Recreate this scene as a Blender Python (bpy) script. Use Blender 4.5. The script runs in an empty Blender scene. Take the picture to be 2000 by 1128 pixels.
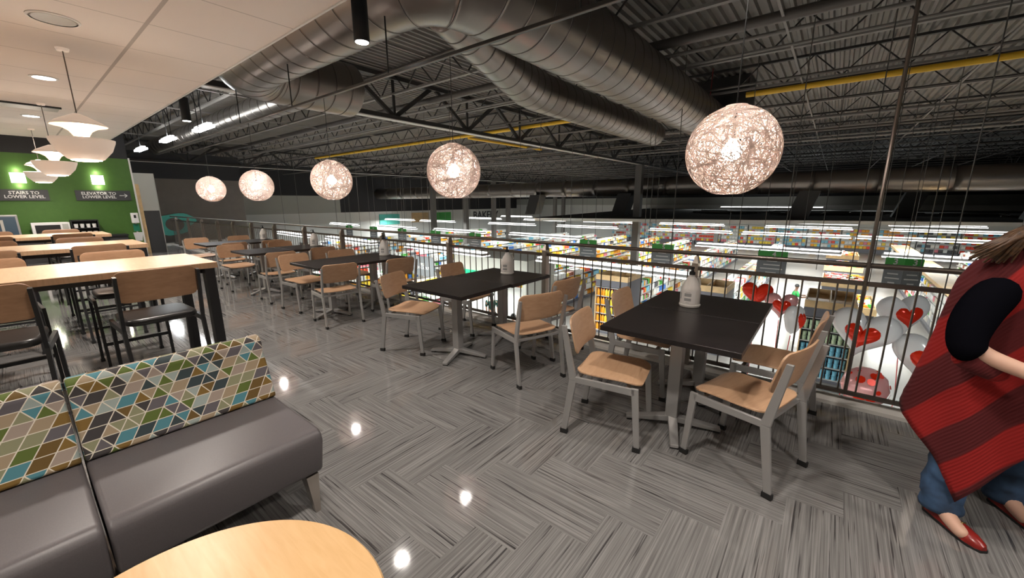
import bpy, bmesh, math, random
from mathutils import Vector, Matrix
random.seed(7)
sc = bpy.context.scene
C = sc.collection
# ---------------------------------------------------------------- camera
EYE = 1.55
YAW, PITCH, ROLL, FPX = -0.673251, 0.215871, -0.0050344, 776.26
cam_d = bpy.data.cameras.new('camera'); cam = bpy.data.objects.new('camera', cam_d); C.objects.link(cam)
_f = Vector((math.sin(YAW)*math.cos(PITCH), math.cos(YAW)*math.cos(PITCH), -math.sin(PITCH)))
_r = Vector((math.cos(YAW), -math.sin(YAW), 0)); _u = _r.cross(_f)
_r2 = _r*math.cos(ROLL)+_u*math.sin(ROLL); _u2 = -_r*math.sin(ROLL)+_u*math.cos(ROLL)
M4 = Matrix((_r2, _u2, -_f)).transposed().to_4x4(); M4.translation = (0, 0, EYE)
cam.matrix_world = M4
cam_d.sensor_fit = 'HORIZONTAL'; cam_d.sensor_width = 36; cam_d.lens = FPX/2000*36; cam_d.clip_start = .05; cam_d.clip_end = 300
sc.camera = cam
# ---------------------------------------------------------------- world, exposure
w = bpy.data.worlds.new('world'); sc.world = w; w.use_nodes = True
w.node_tree.nodes['Background'].inputs[0].default_value = (.9, .93, 1, 1)
w.node_tree.nodes['Background'].inputs[1].default_value = 0.12
sc.view_settings.view_transform = 'Standard'; sc.view_settings.look = 'None'
sc.view_settings.gamma = 1; sc.view_settings.use_curve_mapping = False
sc.view_settings.exposure = 0.36

def light(kind, name, loc, power, col=(1, 1, 1), rot=(0, 0, 0), parent=None, **kw):
    d = bpy.data.lights.new(name, kind); d.energy = power; d.color = col
    for k, v in kw.items(): setattr(d, k, v)
    o = bpy.data.objects.new(name, d); C.objects.link(o); o.location = loc; o.rotation_euler = rot
    if parent: o.parent = parent
    return o
WARM = (1, .89, .78); COOL = (.95, 1, .97)

# ---------------------------------------------------------------- helpers
def nodes_mat(name):
    m = bpy.data.materials.new(name); m.use_nodes = True; nt = m.node_tree
    return m, nt, nt.nodes['Principled BSDF']
def mat(name, col, rough=.5, metal=0, emit=None, es=0, noise=0, nscale=30, coat=0, trans=0, alpha=1):
    m, nt, b = nodes_mat(name)
    b.inputs['Base Color'].default_value = (*col, 1); b.inputs['Roughness'].default_value = rough
    b.inputs['Metallic'].default_value = metal
    if coat: b.inputs['Coat Weight'].default_value = coat; b.inputs['Coat Roughness'].default_value = .12
    if trans: b.inputs['Transmission Weight'].default_value = trans
    if alpha < 1: b.inputs['Alpha'].default_value = alpha
    if emit: b.inputs['Emission Color'].default_value = (*emit, 1); b.inputs['Emission Strength'].default_value = es
    if noise:
        tc = nt.nodes.new('ShaderNodeTexCoord'); n = nt.nodes.new('ShaderNodeTexNoise'); n.inputs['Scale'].default_value = nscale
        r = nt.nodes.new('ShaderNodeValToRGB')
        r.color_ramp.elements[0].color = (*[c*(1-noise) for c in col], 1); r.color_ramp.elements[1].color = (*[min(1, c*(1+noise)) for c in col], 1)
        r.color_ramp.elements[0].position = .3; r.color_ramp.elements[1].position = .7
        nt.links.new(tc.outputs['Object'], n.inputs['Vector']); nt.links.new(n.outputs[0], r.inputs[0]); nt.links.new(r.outputs[0], b.inputs['Base Color'])
    return m
def wood_mat(name, c0, c1, rough=.35, scale=(3, 3, 3)):
    m, nt, b = nodes_mat(name)
    tc = nt.nodes.new('ShaderNodeTexCoord'); mp = nt.nodes.new('ShaderNodeMapping'); mp.inputs['Scale'].default_value = scale
    n = nt.nodes.new('ShaderNodeTexNoise'); n.inputs['Scale'].default_value = 6; n.inputs['Detail'].default_value = 5; n.inputs['Distortion'].default_value = .6
    r = nt.nodes.new('ShaderNodeValToRGB'); r.color_ramp.elements[0].color = (*c0, 1); r.color_ramp.elements[1].color = (*c1, 1)
    r.color_ramp.elements[0].position = .3; r.color_ramp.elements[1].position = .7
    nt.links.new(tc.outputs['Object'], mp.inputs[0]); nt.links.new(mp.outputs[0], n.inputs['Vector'])
    nt.links.new(n.outputs[0], r.inputs[0]); nt.links.new(r.outputs[0], b.inputs['Base Color'])
    b.inputs['Roughness'].default_value = rough
    return m

class MB:
    def __init__(s): s.bm = bmesh.new(); s.uv = s.bm.loops.layers.uv.new('UVMap')
    def face(s, vs, mi=0, uvs=None):
        try: f = s.bm.faces.new(vs)
        except ValueError: return None
        f.material_index = mi
        if uvs:
            for l, q in zip(f.loops, uvs): l[s.uv].uv = q
        return f
    def quad(s, pts, mi=0, uvs=None): return s.face([s.bm.verts.new(p) for p in pts], mi, uvs)
    def box(s, x0, y0, z0, x1, y1, z1, mi=0, T=None):
        P = [Vector(p) for p in ((x0,y0,z0),(x1,y0,z0),(x1,y1,z0),(x0,y1,z0),(x0,y0,z1),(x1,y0,z1),(x1,y1,z1),(x0,y1,z1))]
        if T: P = [T @ p for p in P]
        v = [s.bm.verts.new(p) for p in P]
        for q in ((3,2,1,0),(4,5,6,7),(0,1,5,4),(1,2,6,5),(2,3,7,6),(3,0,4,7)): s.face([v[i] for i in q], mi)
        return s
    def hexa(s, P, mi=0):   # 8 points, bottom 4 ccw, top 4 ccw
        v = [s.bm.verts.new(p) for p in P]
        for q in ((3,2,1,0),(4,5,6,7),(0,1,5,4),(1,2,6,5),(2,3,7,6),(3,0,4,7)): s.face([v[i] for i in q], mi)
        return s
    def bar(s, p0, p1, wx, wy, mi=0, up=(0, 0, 1)):
        p0, p1 = Vector(p0), Vector(p1); d = (p1-p0).normalized(); a = d.cross(Vector(up))
        if a.length < 1e-4: a = Vector((1, 0, 0))
        a.normalize(); b = a.cross(d).normalized()
        P = [p0-a*wx/2-b*wy/2, p0+a*wx/2-b*wy/2, p0+a*wx/2+b*wy/2, p0-a*wx/2+b*wy/2]
        return s.hexa(P+[p+(p1-p0) for p in P], mi)
    def tube(s, pts, r, seg=10, mi=0, caps=True, ribs=None):
        pts = [Vector(p) for p in pts]; rs = r if isinstance(r, (list, tuple)) else [r]*len(pts)
        prev = None; rings = []
        for i, p in enumerate(pts):
            d = (pts[min(i+1, len(pts)-1)]-pts[max(i-1, 0)]).normalized()
            if prev is None:
                a = d.cross(Vector((0, 0, 1)));  a = a if a.length > 1e-3 else Vector((1, 0, 0))
            else: a = prev-d*prev.dot(d)
            a.normalize(); prev = a; b = d.cross(a)
            rings.append([s.bm.verts.new(p+(a*math.cos(t)+b*math.sin(t))*rs[i]) for t in [2*math.pi*k/seg for k in range(seg)]])
        for i in range(len(rings)-1):
            m_ = mi if ribs is None else ribs[i]
            for k in range(seg): s.face([rings[i][k], rings[i][(k+1) % seg], rings[i+1][(k+1) % seg], rings[i+1][k]], m_)
        if caps: s.face(rings[0][::-1], mi); s.face(rings[-1], mi)
        return s
    def lathe(s, prof, c=(0, 0, 0), seg=24, mi=0, sx=1, sy=1, mis=None):
        c = Vector(c); rings = []
        for r, z in prof:
            if r < 1e-5: rings.append([s.bm.verts.new(c+Vector((0, 0, z)))])
            else: rings.append([s.bm.verts.new(c+Vector((r*sx*math.cos(t), r*sy*math.sin(t), z))) for t in [2*math.pi*k/seg for k in range(seg)]])
        for i in range(len(rings)-1):
            A, B = rings[i], rings[i+1]; m_ = mi if mis is None else mis[i]
            for k in range(seg):
                k2 = (k+1) % seg
                if len(A) == 1 and len(B) == 1: continue
                if len(A) == 1: s.face([A[0], B[k2], B[k]][::-1], m_)
                elif len(B) == 1: s.face([A[k], A[k2], B[0]], m_)
                else: s.face([A[k], A[k2], B[k2], B[k]], m_)
        return s
    def prism(s, prof, ax, a, b, mi=0, uv=False):
        # prof: 2-D polygon; ax 'y': (x,z) extruded along y; ax 'x': (y,z); ax 'z': (x,y)
        def P(q, t): return {'y': (q[0], t, q[1]), 'x': (t, q[0], q[1]), 'z': (q[0], q[1], t)}[ax]
        A = [s.bm.verts.new(P(q, a)) for q in prof]; B = [s.bm.verts.new(P(q, b)) for q in prof]; n = len(prof)
        L = [0]
        for i in range(n): L.append(L[-1]+math.dist(prof[i], prof[(i+1) % n]))
        for i in range(n):
            j = (i+1) % n
            s.face([A[i], A[j], B[j], B[i]], mi, [(a, L[i]), (a, L[i+1]), (b, L[i+1]), (b, L[i])] if uv else None)
        s.face(A[::-1], mi, [q for q in prof][::-1] if uv else None); s.face(B, mi, [q for q in prof] if uv else None)
        return s
    def grid(s, fn, nu, nv, mi=0, wrap=False):
        V = [[s.bm.verts.new(fn(i/(nu if wrap else nu-1), j/(nv-1))) for j in range(nv)] for i in range(nu)]
        for i in range(nu if wrap else nu-1):
            for j in range(nv-1):
                s.face([V[i][j], V[(i+1) % nu][j], V[(i+1) % nu][j+1], V[i][j+1]], mi, [(i/nu, j/nv), ((i+1)/nu, j/nv), ((i+1)/nu, (j+1)/nv), (i/nu, (j+1)/nv)])
        return V
    def build(s, name, mats, parent=None, smooth=False, bevel=0, seg=2, solid=0, subsurf=0, loc=None, fix=True):
        if fix: bmesh.ops.recalc_face_normals(s.bm, faces=s.bm.faces)
        me = bpy.data.meshes.new(name); s.bm.to_mesh(me); s.bm.free()
        for m in (mats if isinstance(mats, (list, tuple)) else [mats]): me.materials.append(m)
        if smooth:
            me.polygons.foreach_set('use_smooth', [True]*len(me.polygons))
            if smooth != 'full': me.set_sharp_from_angle(angle=math.radians(38))
        o = bpy.data.objects.new(name, me); C.objects.link(o)
        if parent: o.parent = parent
        if loc: o.location = loc
        if solid: q = o.modifiers.new('s', 'SOLIDIFY'); q.thickness = solid; q.offset = 0
        if bevel: q = o.modifiers.new('b', 'BEVEL'); q.width = bevel; q.segments = seg; q.limit_method = 'ANGLE'
        if subsurf: q = o.modifiers.new('ss', 'SUBSURF'); q.levels = q.render_levels = subsurf
        return o
def tag(o, label=None, cat=None, group=None, kind=None):
    if label: o['label'] = label
    if cat: o['category'] = cat
    if group: o['group'] = group
    if kind: o['kind'] = kind
    return o
def empty(name, loc=(0, 0, 0), rz=0, label=None, cat=None, group=None):
    o = bpy.data.objects.new(name, None); C.objects.link(o); o.location = loc; o.rotation_euler = (0, 0, rz); o.empty_display_size = .1
    return tag(o, label, cat, group)
def struct(o): o['kind'] = 'structure'; return o
def kids(o):
    return CH.get(o.name) or [c for c in bpy.data.objects if c.parent == o]
CH = {}
def tree(o):
    r = [c for c in bpy.data.objects if c.parent == o]
    return (o, [tree(c) for c in r])
def copy_tree(t, parent=None, loc=None, rz=None, label=None, group=None):
    o, ch = t; c = o.copy(); C.objects.link(c)
    if parent: c.parent = parent
    if loc is not None: c.location = loc
    if rz is not None: c.rotation_euler = (0, 0, rz)
    if label: c['label'] = label
    if group: c['group'] = group
    for q in ch: copy_tree(q, c)
    return c
def place(t, i, loc, rz, label, group=None):
    if i == 0:
        o = t[0]; o.location = loc; o.rotation_euler = (0, 0, rz); o['label'] = label
        if group: o['group'] = group
        return o
    return copy_tree(t, None, loc, rz, label, group)
def text(body, size, loc, rot, m, parent=None, name='lettering', align='CENTER', ext=.004, sx=1, spacing=1):
    cu = bpy.data.curves.new(name, 'FONT'); cu.body = body; cu.size = size; cu.align_x = align; cu.align_y = 'CENTER'; cu.extrude = ext
    cu.resolution_u = 2; cu.space_line = .9; cu.offset = size*.018
    cu.materials.append(m); o = bpy.data.objects.new(name, cu); C.objects.link(o)
    bpy.context.view_layer.update(); me = bpy.data.meshes.new_from_object(o.evaluated_get(bpy.context.evaluated_depsgraph_get())); bpy.data.objects.remove(o)
    me.name = name; o = bpy.data.objects.new(name, me); C.objects.link(o)
    o.location = loc; o.rotation_euler = rot; o.scale = (sx, 1, 1)
    if parent: o.parent = parent
    return o
R90 = math.pi/2
FACE_MY = (R90, 0, 0)            # text read from -Y
FACE_PX = (R90, 0, R90)          # text read from +X

# ---------------------------------------------------------------- materials
M = dict(
 beige_tile=None,
 white_paint=mat('white_paint', (.75, .73, .70), .6), black=mat('black', (.012, .012, .013), .5), black_metal=mat('black_metal', (.018, .018, .02), .35),
 silver=mat('silver_powder_coat', (.42, .415, .41), .38, .55), dark_rubber=mat('dark_rubber', (.01, .01, .01), .6),
 steel=mat('brushed_steel', (.55, .5, .45), .28, .9), rail_dark=mat('bronze_rail', (.17, .145, .125), .3, .75),
 black_top=mat('black_wood_laminate', (.014, .011, .011), .32, noise=.35, nscale=40),
 birch=wood_mat('birch_ply', (.48, .285, .165), (.57, .36, .22), .38, (8, 1.2, 1.2)), birch_top=wood_mat('birch_top', (.58, .37, .22), (.68, .45, .28), .3, (1, 9, 1)),
 birch_back=wood_mat('birch_backrest', (.46, .275, .16), (.54, .34, .21), .38, (2, 2, 8)),
 round_top=wood_mat('maple_top', (.60, .37, .17), (.68, .44, .22), .32, (1, 7, 1)),
 stool_back=wood_mat('stool_back', (.37, .20, .11), (.45, .26, .15), .4, (2, 2, 8)),
 black_vinyl=mat('black_vinyl', (.02, .019, .019), .3), grey_vinyl=mat('grey_vinyl', (.098, .088, .092), .42, noise=.08, nscale=250),
 duct=None, truss=mat('truss_paint', (.03, .027, .025), .6), chord=mat('chord_paint', (.24, .22, .205), .6),
 white_chord=mat('girder_flange_paint', (.62, .60, .56), .5), deck=mat('deck_paint', (.20, .182, .165), .6, noise=.1, nscale=2), yellow=mat('yellow_pipe', (.85, .50, .03), .4),
 dark_pipe=mat('dark_pipe', (.12, .105, .095), .45, .3), column=mat('column_paint', (.13, .12, .11), .55), dark_wall=mat('dark_wall', (.03, .03, .033), .8),
 green=mat('green_paint', (.06, .15, .022), .55, noise=.05, nscale=8), grey_wall=mat('grey_wall', (.42, .42, .38), .7), charcoal=mat('charcoal_wall', (.045, .045, .046), .6),
 brown_wall=mat('brown_wall', (.17, .15, .13), .8, noise=.05, nscale=3), store_white=mat('store_white', (.72, .72, .69), .6), store_floor=mat('store_floor', (.27, .25, .23), .25, noise=.03, nscale=.5),
 sign_grey=mat('sign_grey', (.06, .062, .066), .5), sign_slate=mat('sign_slate', (.24, .26, .28), .5), sign_green=mat('sign_green', (.08, .48, .09), .5), letters=mat('white_letters', (.8, .8, .8), .5),
 warm_opal=mat('opal_shade', (.72, .62, .53), .5, emit=(1, .78, .62), es=.22), warm_glow=mat('opal_glow', (.9, .8, .6), .5, emit=(1, .74, .42), es=1.1), warm_disc=mat('warm_diffuser', (1, .9, .8), .5, emit=(1, .85, .7), es=9),
 lamp_disc=mat('lamp_diffuser', (1, 1, 1), .5, emit=(1, .95, .9), es=14), led=mat('led_lens', (1, 1, 1), .5, emit=(1, 1, .97), es=4.5), led_grey=mat('fixture_housing', (.35, .35, .35), .5),
 bulb=mat('bulb_glass', (1, 1, 1), .5, emit=(1, .93, .88), es=160), thread=mat('woven_thread', (.85, .76, .72), .7),
 jug=mat('jug_plastic', (.62, .60, .57), .4), jug_label=mat('jug_label', (.68, .66, .64), .5), print_grey=mat('print_grey', (.3, .3, .3), .6),
 crate=mat('crate_wood', (.62, .43, .22), .55, noise=.12, nscale=6), shelf_metal=mat('shelf_metal', (.55, .54, .52), .4), shelf_dark=mat('shelf_dark', (.12, .12, .14), .5),
 skin=mat('skin', (.62, .38, .28), .5), hair=mat('hair_brown', (.09, .045, .02), .45, noise=.5, nscale=60), denim=mat('denim', (.035, .075, .15), .8, noise=.5, nscale=14), black_knit=mat('black_knit', (.004, .004, .006), 1),
 loafer=mat('red_leather', (.22, .015, .012), .25), gold=mat('gold_trim', (.8, .6, .25), .25, 1),
 green_shirt=mat('green_shirt', (.02, .28, .06), .8), dark_green=mat('dark_green_shirt', (.01, .06, .045), .8), dark_trousers=mat('dark_trousers', (.015, .015, .02), .8), dark_skin=mat('dark_skin', (.16, .08, .05), .5),
 foil_white=mat('white_foil', (.88, .88, .9), .2, .05), foil_red=mat('red_foil', (.85, .035, .01), .15, .2), foil_pink=mat('pink_foil', (.85, .42, .42), .2, .3), ribbon=mat('ribbon', (.7, .05, .05), .4),
 grating=mat('grille', (.4, .38, .34), .5), dispenser=mat('dispenser_white', (.75, .74, .73), .4), teal=mat('teal_paint', (.10, .50, .42), .6), glass_dark=mat('cooler_glass', (.06, .09, .12), .1), concrete=mat('curb_paint', (.62, .6, .56), .5),
 track=mat('track_black', (.01, .01, .01), .4), wire=mat('wire', (.16, .15, .14), .4, .6), red_cable=mat('red_cable', (.3, .02, .02), .5), canopy_black=mat('canopy_black', (.02, .019, .018), .9),
 green_stripe=mat('green_stripe', (.01, .45, .16), .5, emit=(.0, .8, .25), es=.5), louver=mat('louver', (.8, .8, .8), .5, emit=(1, 1, .97), es=2),
)
PAL = [(.8,.07,.03),(.85,.35,.02),(.85,.62,.05),(.08,.4,.06),(.06,.2,.6),(.75,.75,.72),(.8,.8,.78),(.35,.1,.05),(.55,.5,.4),(.7,.2,.25),(.2,.5,.65),(.08,.08,.09),(.82,.78,.7),(.5,.5,.5)]
PM = [mat('package_%s' % n, c, .45) for n, c in zip('red orange yellow green blue white pale brown tan pink sky black cream grey'.split(), PAL)]

# beige ceiling tiles with grid lines (object coordinates = world)
def ceiling_mat():
    m, nt, b = nodes_mat('ceiling_tile'); L = nt.links.new
    tc = nt.nodes.new('ShaderNodeTexCoord'); sp = nt.nodes.new('ShaderNodeSeparateXYZ'); L(tc.outputs['Object'], sp.inputs[0])
    def line(sock, off, step, wid):
        a = nt.nodes.new('ShaderNodeMath'); a.operation = 'ADD'; a.inputs[1].default_value = off+1000*step; L(sock, a.inputs[0])
        q = nt.nodes.new('ShaderNodeMath'); q.operation = 'MODULO'; q.inputs[1].default_value = step; L(a.outputs[0], q.inputs[0])
        c = nt.nodes.new('ShaderNodeMath'); c.operation = 'LESS_THAN'; c.inputs[1].default_value = wid; L(q.outputs[0], c.inputs[0]); return c.outputs[0]
    l1 = line(sp.outputs[0], 5.61, .997, .012); l2 = line(sp.outputs[1], -1.19, 1.2, .035)
    mx = nt.nodes.new('ShaderNodeMath'); mx.operation = 'MAXIMUM'; L(l1, mx.inputs[0]); L(l2, mx.inputs[1])
    n = nt.nodes.new('ShaderNodeTexNoise'); n.inputs['Scale'].default_value = 180; L(tc.outputs['Object'], n.inputs['Vector'])
    r = nt.nodes.new('ShaderNodeValToRGB'); r.color_ramp.elements[0].color = (.82, .74, .68, 1); r.color_ramp.elements[1].color = (.87, .79, .73, 1); L(n.outputs[0], r.inputs[0])
    x = nt.nodes.new('ShaderNodeMixRGB'); x.inputs[2].default_value = (.50, .44, .40, 1); L(mx.outputs[0], x.inputs[0]); L(r.outputs[0], x.inputs[1]); L(x.outputs[0], b.inputs['Base Color'])
    b.inputs['Roughness'].default_value = .9
    return m
def duct_mat():
    m, nt, b = nodes_mat('duct_metal'); L = nt.links.new
    b.inputs['Base Color'].default_value = (.21, .185, .165, 1); b.inputs['Metallic'].default_value = .85; b.inputs['Roughness'].default_value = .33
    tc = nt.nodes.new('ShaderNodeTexCoord'); n = nt.nodes.new('ShaderNodeTexNoise'); n.inputs['Scale'].default_value = 2.5
    r = nt.nodes.new('ShaderNodeMapRange'); r.inputs['To Min'].default_value = .24; r.inputs['To Max'].default_value = .42
    L(tc.outputs['Object'], n.inputs['Vector']); L(n.outputs[0], r.inputs[0]); L(r.outputs[0], b.inputs['Roughness'])
    return m
def floor_mat():
    m, nt, b = nodes_mat('streaked_floor_plank'); L = nt.links.new
    tc = nt.nodes.new('ShaderNodeTexCoord')
    def nz(sx, sy, det=4):
        mp = nt.nodes.new('ShaderNodeMapping'); mp.inputs['Scale'].default_value = (sx, sy, 1); L(tc.outputs['UV'], mp.inputs[0])
        n = nt.nodes.new('ShaderNodeTexNoise'); n.noise_dimensions = '2D'; n.inputs['Scale'].default_value = 1; n.inputs['Detail'].default_value = det; n.inputs['Roughness'].default_value = .6; L(mp.outputs[0], n.inputs['Vector']); return n.outputs[0]
    a = nz(1.3, 110, 6); s = nz(1.5, 62, 3)
    r = nt.nodes.new('ShaderNodeValToRGB'); e = r.color_ramp.elements; e[0].position = .32; e[0].color = (.115, .112, .11, 1); e[1].position = .68; e[1].color = (.235, .23, .226, 1)
    k = e.new(.5); k.color = (.17, .166, .163, 1); L(a, r.inputs[0])
    d = nt.nodes.new('ShaderNodeValToRGB'); d.color_ramp.elements[0].position = .31; d.color_ramp.elements[0].color = (.30, .29, .30, 1); d.color_ramp.elements[1].position = .39; d.color_ramp.elements[1].color = (1, 1, 1, 1); L(s, d.inputs[0])
    x = nt.nodes.new('ShaderNodeMixRGB'); x.blend_type = 'MULTIPLY'; x.inputs[0].default_value = 1; L(r.outputs[0], x.inputs[1]); L(d.outputs[0], x.inputs[2]); L(x.outputs[0], b.inputs['Base Color'])
    b.inputs['Roughness'].default_value = .07; b.inputs['Specular IOR Level'].default_value = .6
    return m
def mosaic_mat():
    m, nt, b = nodes_mat('triangle_mosaic_fabric'); L = nt.links.new
    def mth(op, a, b2=None, c=None):
        n = nt.nodes.new('ShaderNodeMath'); n.operation = op
        for i, v in enumerate((a, b2, c)):
            if v is None: continue
            if isinstance(v, (int, float)): n.inputs[i].default_value = v
            else: L(v, n.inputs[i])
        return n.outputs[0]
    tc = nt.nodes.new('ShaderNodeTexCoord'); sp = nt.nodes.new('ShaderNodeSeparateXYZ'); L(tc.outputs['UV'], sp.inputs[0])
    S = .064
    v = mth('DIVIDE', sp.outputs[1], S*.8); u0 = mth('DIVIDE', sp.outputs[0], S)
    u = mth('ADD', mth('SUBTRACT', u0, mth('MULTIPLY', v, .5)), 100.0); v = mth('ADD', v, 100.0)
    fu, fv = mth('FLOOR', u), mth('FLOOR', v); ru, rv = mth('FRACT', u), mth('FRACT', v)
    tri = mth('GREATER_THAN', mth('ADD', ru, rv), 1.0)
    def rnd(x, y, z, out='Value'):
        c = nt.nodes.new('ShaderNodeCombineXYZ')
        for i, q in enumerate((x, y, z)):
            if isinstance(q, (int, float)): c.inputs[i].default_value = q
            else: L(q, c.inputs[i])
        n = nt.nodes.new('ShaderNodeTexWhiteNoise'); L(c.outputs[0], n.inputs['Vector']); return n.outputs[out]
    drawn = mth('GREATER_THAN', rnd(fu, fv, 7.0), .5)
    # merge a cell's upper triangle into the right neighbour half of the time (trapezoids)
    key = mth('MULTIPLY', tri, drawn)
    col = rnd(fu, fv, key)
    r = nt.nodes.new('ShaderNodeValToRGB'); r.color_ramp.interpolation = 'CONSTANT'
    cols = [(.30,.24,.20),(.04,.035,.035),(.12,.07,.015),(.065,.20,.24),(.30,.23,.15),(.085,.12,.02),(.28,.33,.31),(.03,.045,.05),(.17,.10,.02),(.10,.09,.10),(.22,.22,.13)]
    e = r.color_ramp.elements; e[0].position = 0; e[0].color = (*cols[0], 1); e[1].position = 1/11; e[1].color = (*cols[1], 1)
    for i in range(2, 11): q = e.new(i/11); q.color = (*cols[i], 1)
    L(col, r.inputs[0])
    wl = .032
    l1 = mth('LESS_THAN', mth('MINIMUM', rv, mth('SUBTRACT', 1.0, rv)), wl)
    l2 = mth('LESS_THAN', mth('MINIMUM', ru, mth('SUBTRACT', 1.0, ru)), wl*1.1)
    l3 = mth('MULTIPLY', mth('LESS_THAN', mth('ABSOLUTE', mth('SUBTRACT', mth('ADD', ru, rv), 1.0)), wl*1.2), drawn)
    ln = mth('MAXIMUM', l1, mth('MAXIMUM', l2, l3))
    x = nt.nodes.new('ShaderNodeMixRGB'); x.inputs[2].default_value = (.62, .57, .48, 1); L(ln, x.inputs[0]); L(r.outputs[0], x.inputs[1]); L(x.outputs[0], b.inputs['Base Color'])
    b.inputs['Roughness'].default_value = .85
    return m
def knit_mat():
    m, nt, b = nodes_mat('red_striped_knit'); L = nt.links.new
    tc = nt.nodes.new('ShaderNodeTexCoord'); mp = nt.nodes.new('ShaderNodeMapping'); mp.inputs['Rotation'].default_value = (0, math.radians(58), 0); L(tc.outputs['Object'], mp.inputs[0])
    sp = nt.nodes.new('ShaderNodeSeparateXYZ'); L(mp.outputs[0], sp.inputs[0])
    def sinr(f):
        a = nt.nodes.new('ShaderNodeMath'); a.operation = 'MULTIPLY'; a.inputs[1].default_value = f; L(sp.outputs[2], a.inputs[0])
        s = nt.nodes.new('ShaderNodeMath'); s.operation = 'SINE'; L(a.outputs[0], s.inputs[0]); return s.outputs[0]
    r = nt.nodes.new('ShaderNodeValToRGB'); r.color_ramp.interpolation = 'EASE'; e = r.color_ramp.elements
    e[0].position = .44; e[0].color = (.085, .004, .006, 1); e[1].position = .56; e[1].color = (.28, .006, .005, 1)
    mr = nt.nodes.new('ShaderNodeMapRange'); mr.inputs['From Min'].default_value = -1; L(sinr(30), mr.inputs[0]); L(mr.outputs[0], r.inputs[0])
    L(r.outputs[0], b.inputs['Base Color']); b.inputs['Roughness'].default_value = .9
    bp = nt.nodes.new('ShaderNodeBump'); bp.inputs['Strength'].default_value = .28; bp.inputs['Distance'].default_value = .006; L(sinr(560), bp.inputs['Height']); L(bp.outputs[0], b.inputs['Normal'])
    return m
def thread_mat():
    m, nt, b = nodes_mat('woven_thread'); L = nt.links.new
    nt.nodes.remove(b); d = nt.nodes.new('ShaderNodeBsdfDiffuse'); t_ = nt.nodes.new('ShaderNodeBsdfTranslucent'); x = nt.nodes.new('ShaderNodeMixShader')
    for q in (d, t_): q.inputs['Color'].default_value = (.92, .83, .78, 1)
    x.inputs[0].default_value = .5; L(d.outputs[0], x.inputs[1]); L(t_.outputs[0], x.inputs[2]); L(x.outputs[0], nt.nodes['Material Output'].inputs[0]); return m
M['black_knit'].node_tree.nodes['Principled BSDF'].inputs['Specular IOR Level'].default_value = 0; M['thread'] = thread_mat(); M['beige_tile'] = ceiling_mat(); M['duct'] = duct_mat(); M['mosaic'] = mosaic_mat(); M['knit'] = knit_mat(); FLOOR = floor_mat()

# ================================================================ STRUCTURE
XW = -17.0; YR = 3.8; ZS = -4.0; ZC = 3.3
# herringbone floor
b = MB(); Wd, n = .235, 3
for k in range(-110, 60):
    for m_ in range(-40, 40):
        ox, oy = k+m_*n, k-m_*n
        if not (-19.5/Wd < ox < 3/Wd and -4.5/Wd < oy < 4.2/Wd): continue
        for x0, y0, x1, y1, hor in ((ox, oy, ox+n, oy+1, 1), (ox, oy+1, ox+1, oy+1+n, 0)):
            X0, Y0, X1, Y1 = [q*Wd for q in (x0, y0, x1, y1)]
            Y1 = min(Y1, YR); Y0 = min(Y0, YR)
            if Y1-Y0 < .005: continue
            ru, rv = random.random()*50, random.random()*50
            uv = [(X0, Y0), (X1, Y0), (X1, Y1), (X0, Y1)]
            uv = [((p if hor else q)+ru, (q if hor else p)+rv) for p, q in uv]
            b.quad([(X0, Y0, 0), (X1, Y0, 0), (X1, Y1, 0), (X0, Y1, 0)], 0, uv)
struct(b.build('floor', FLOOR))
struct(MB().box(-19.5, -4.5, -.45, 3, YR, -.012).build('floor', M['store_white']))
struct(MB().box(-60, -6, ZS-.3, 40, 62, ZS).build('floor', M['store_floor']))
struct(MB().box(-19.5, YR-.05, -.30, 3, YR+.12, .028).build('trim_1', M['concrete']))       # curb under railing
struct(MB().box(XW, -4.5, ZC, 3, 2.18, ZC+.08).build('ceiling', M['beige_tile']))
struct(MB().box(XW, 2.18, ZC-.012, 3, 2.2, ZC+.14).build('trim_2', M['white_paint']))
# roof deck, ribs along Y
b = MB(); zr = 5.3; x = -62.0
while x < 30:
    P = [(x, zr), (x+.06, zr), (x+.085, zr+.07), (x+.17, zr+.07), (x+.2, zr)]
    for i in range(4): b.quad([(P[i][0], -5, P[i][1]), (P[i+1][0], -5, P[i+1][1]), (P[i+1][0], 62, P[i+1][1]), (P[i][0], 62, P[i][1])])
    x += .2
struct(b.build('ceiling', M['deck'], fix=False))
struct(MB().box(XW-.12, -4.5, 0, XW, 2.62, 2.87).build('wall_left', M['green']))
struct(MB().box(XW-.12, -4.5, 2.87, XW, 2.62, 3.9).build('wall_left', M['dark_wall']))
struct(MB().box(XW-.13, 2.62, 0, XW+.01, 2.66, 2.9).build('trim_3', M['white_paint']))
struct(MB().box(XW-.35, 2.66, 1.33, XW-.1, 3.15, 2.48).build('wall_left', M['grey_wall']))
struct(MB().box(XW-.35, 2.72, 0, XW-.1, 3.15, 1.33).build('wall_left', M['charcoal']))
struct(MB().box(XW-.36, 3.15, 0, XW-.09, 3.17, 2.48).build('trim_4', M['grey_wall']))
struct(MB().box(XW-.11, 2.66, 0, XW-.06, 2.76, 2.14).build('door_1', M['crate']))
struct(MB().box(-31.8, -5, ZS, -31.5, 10.3, 3.0).build('wall_left', M['brown_wall']))
struct(MB().box(-31.8, -5, 3.0, -31.5, 10.3, 4.5).build('wall_left', M['dark_wall']))
struct(MB().box(-45.3, 10, ZS, -45, 62, .42).build('wall_left', M['store_white']))
struct(MB().box(-45.3, 10, .42, -45, 24.5, 2.3).build('wall_left', M['grey_wall']))
struct(MB().box(-45.3, 24.5, .42, -45.1, 62, 5.3).build('wall_left', M['dark_wall']))
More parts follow.
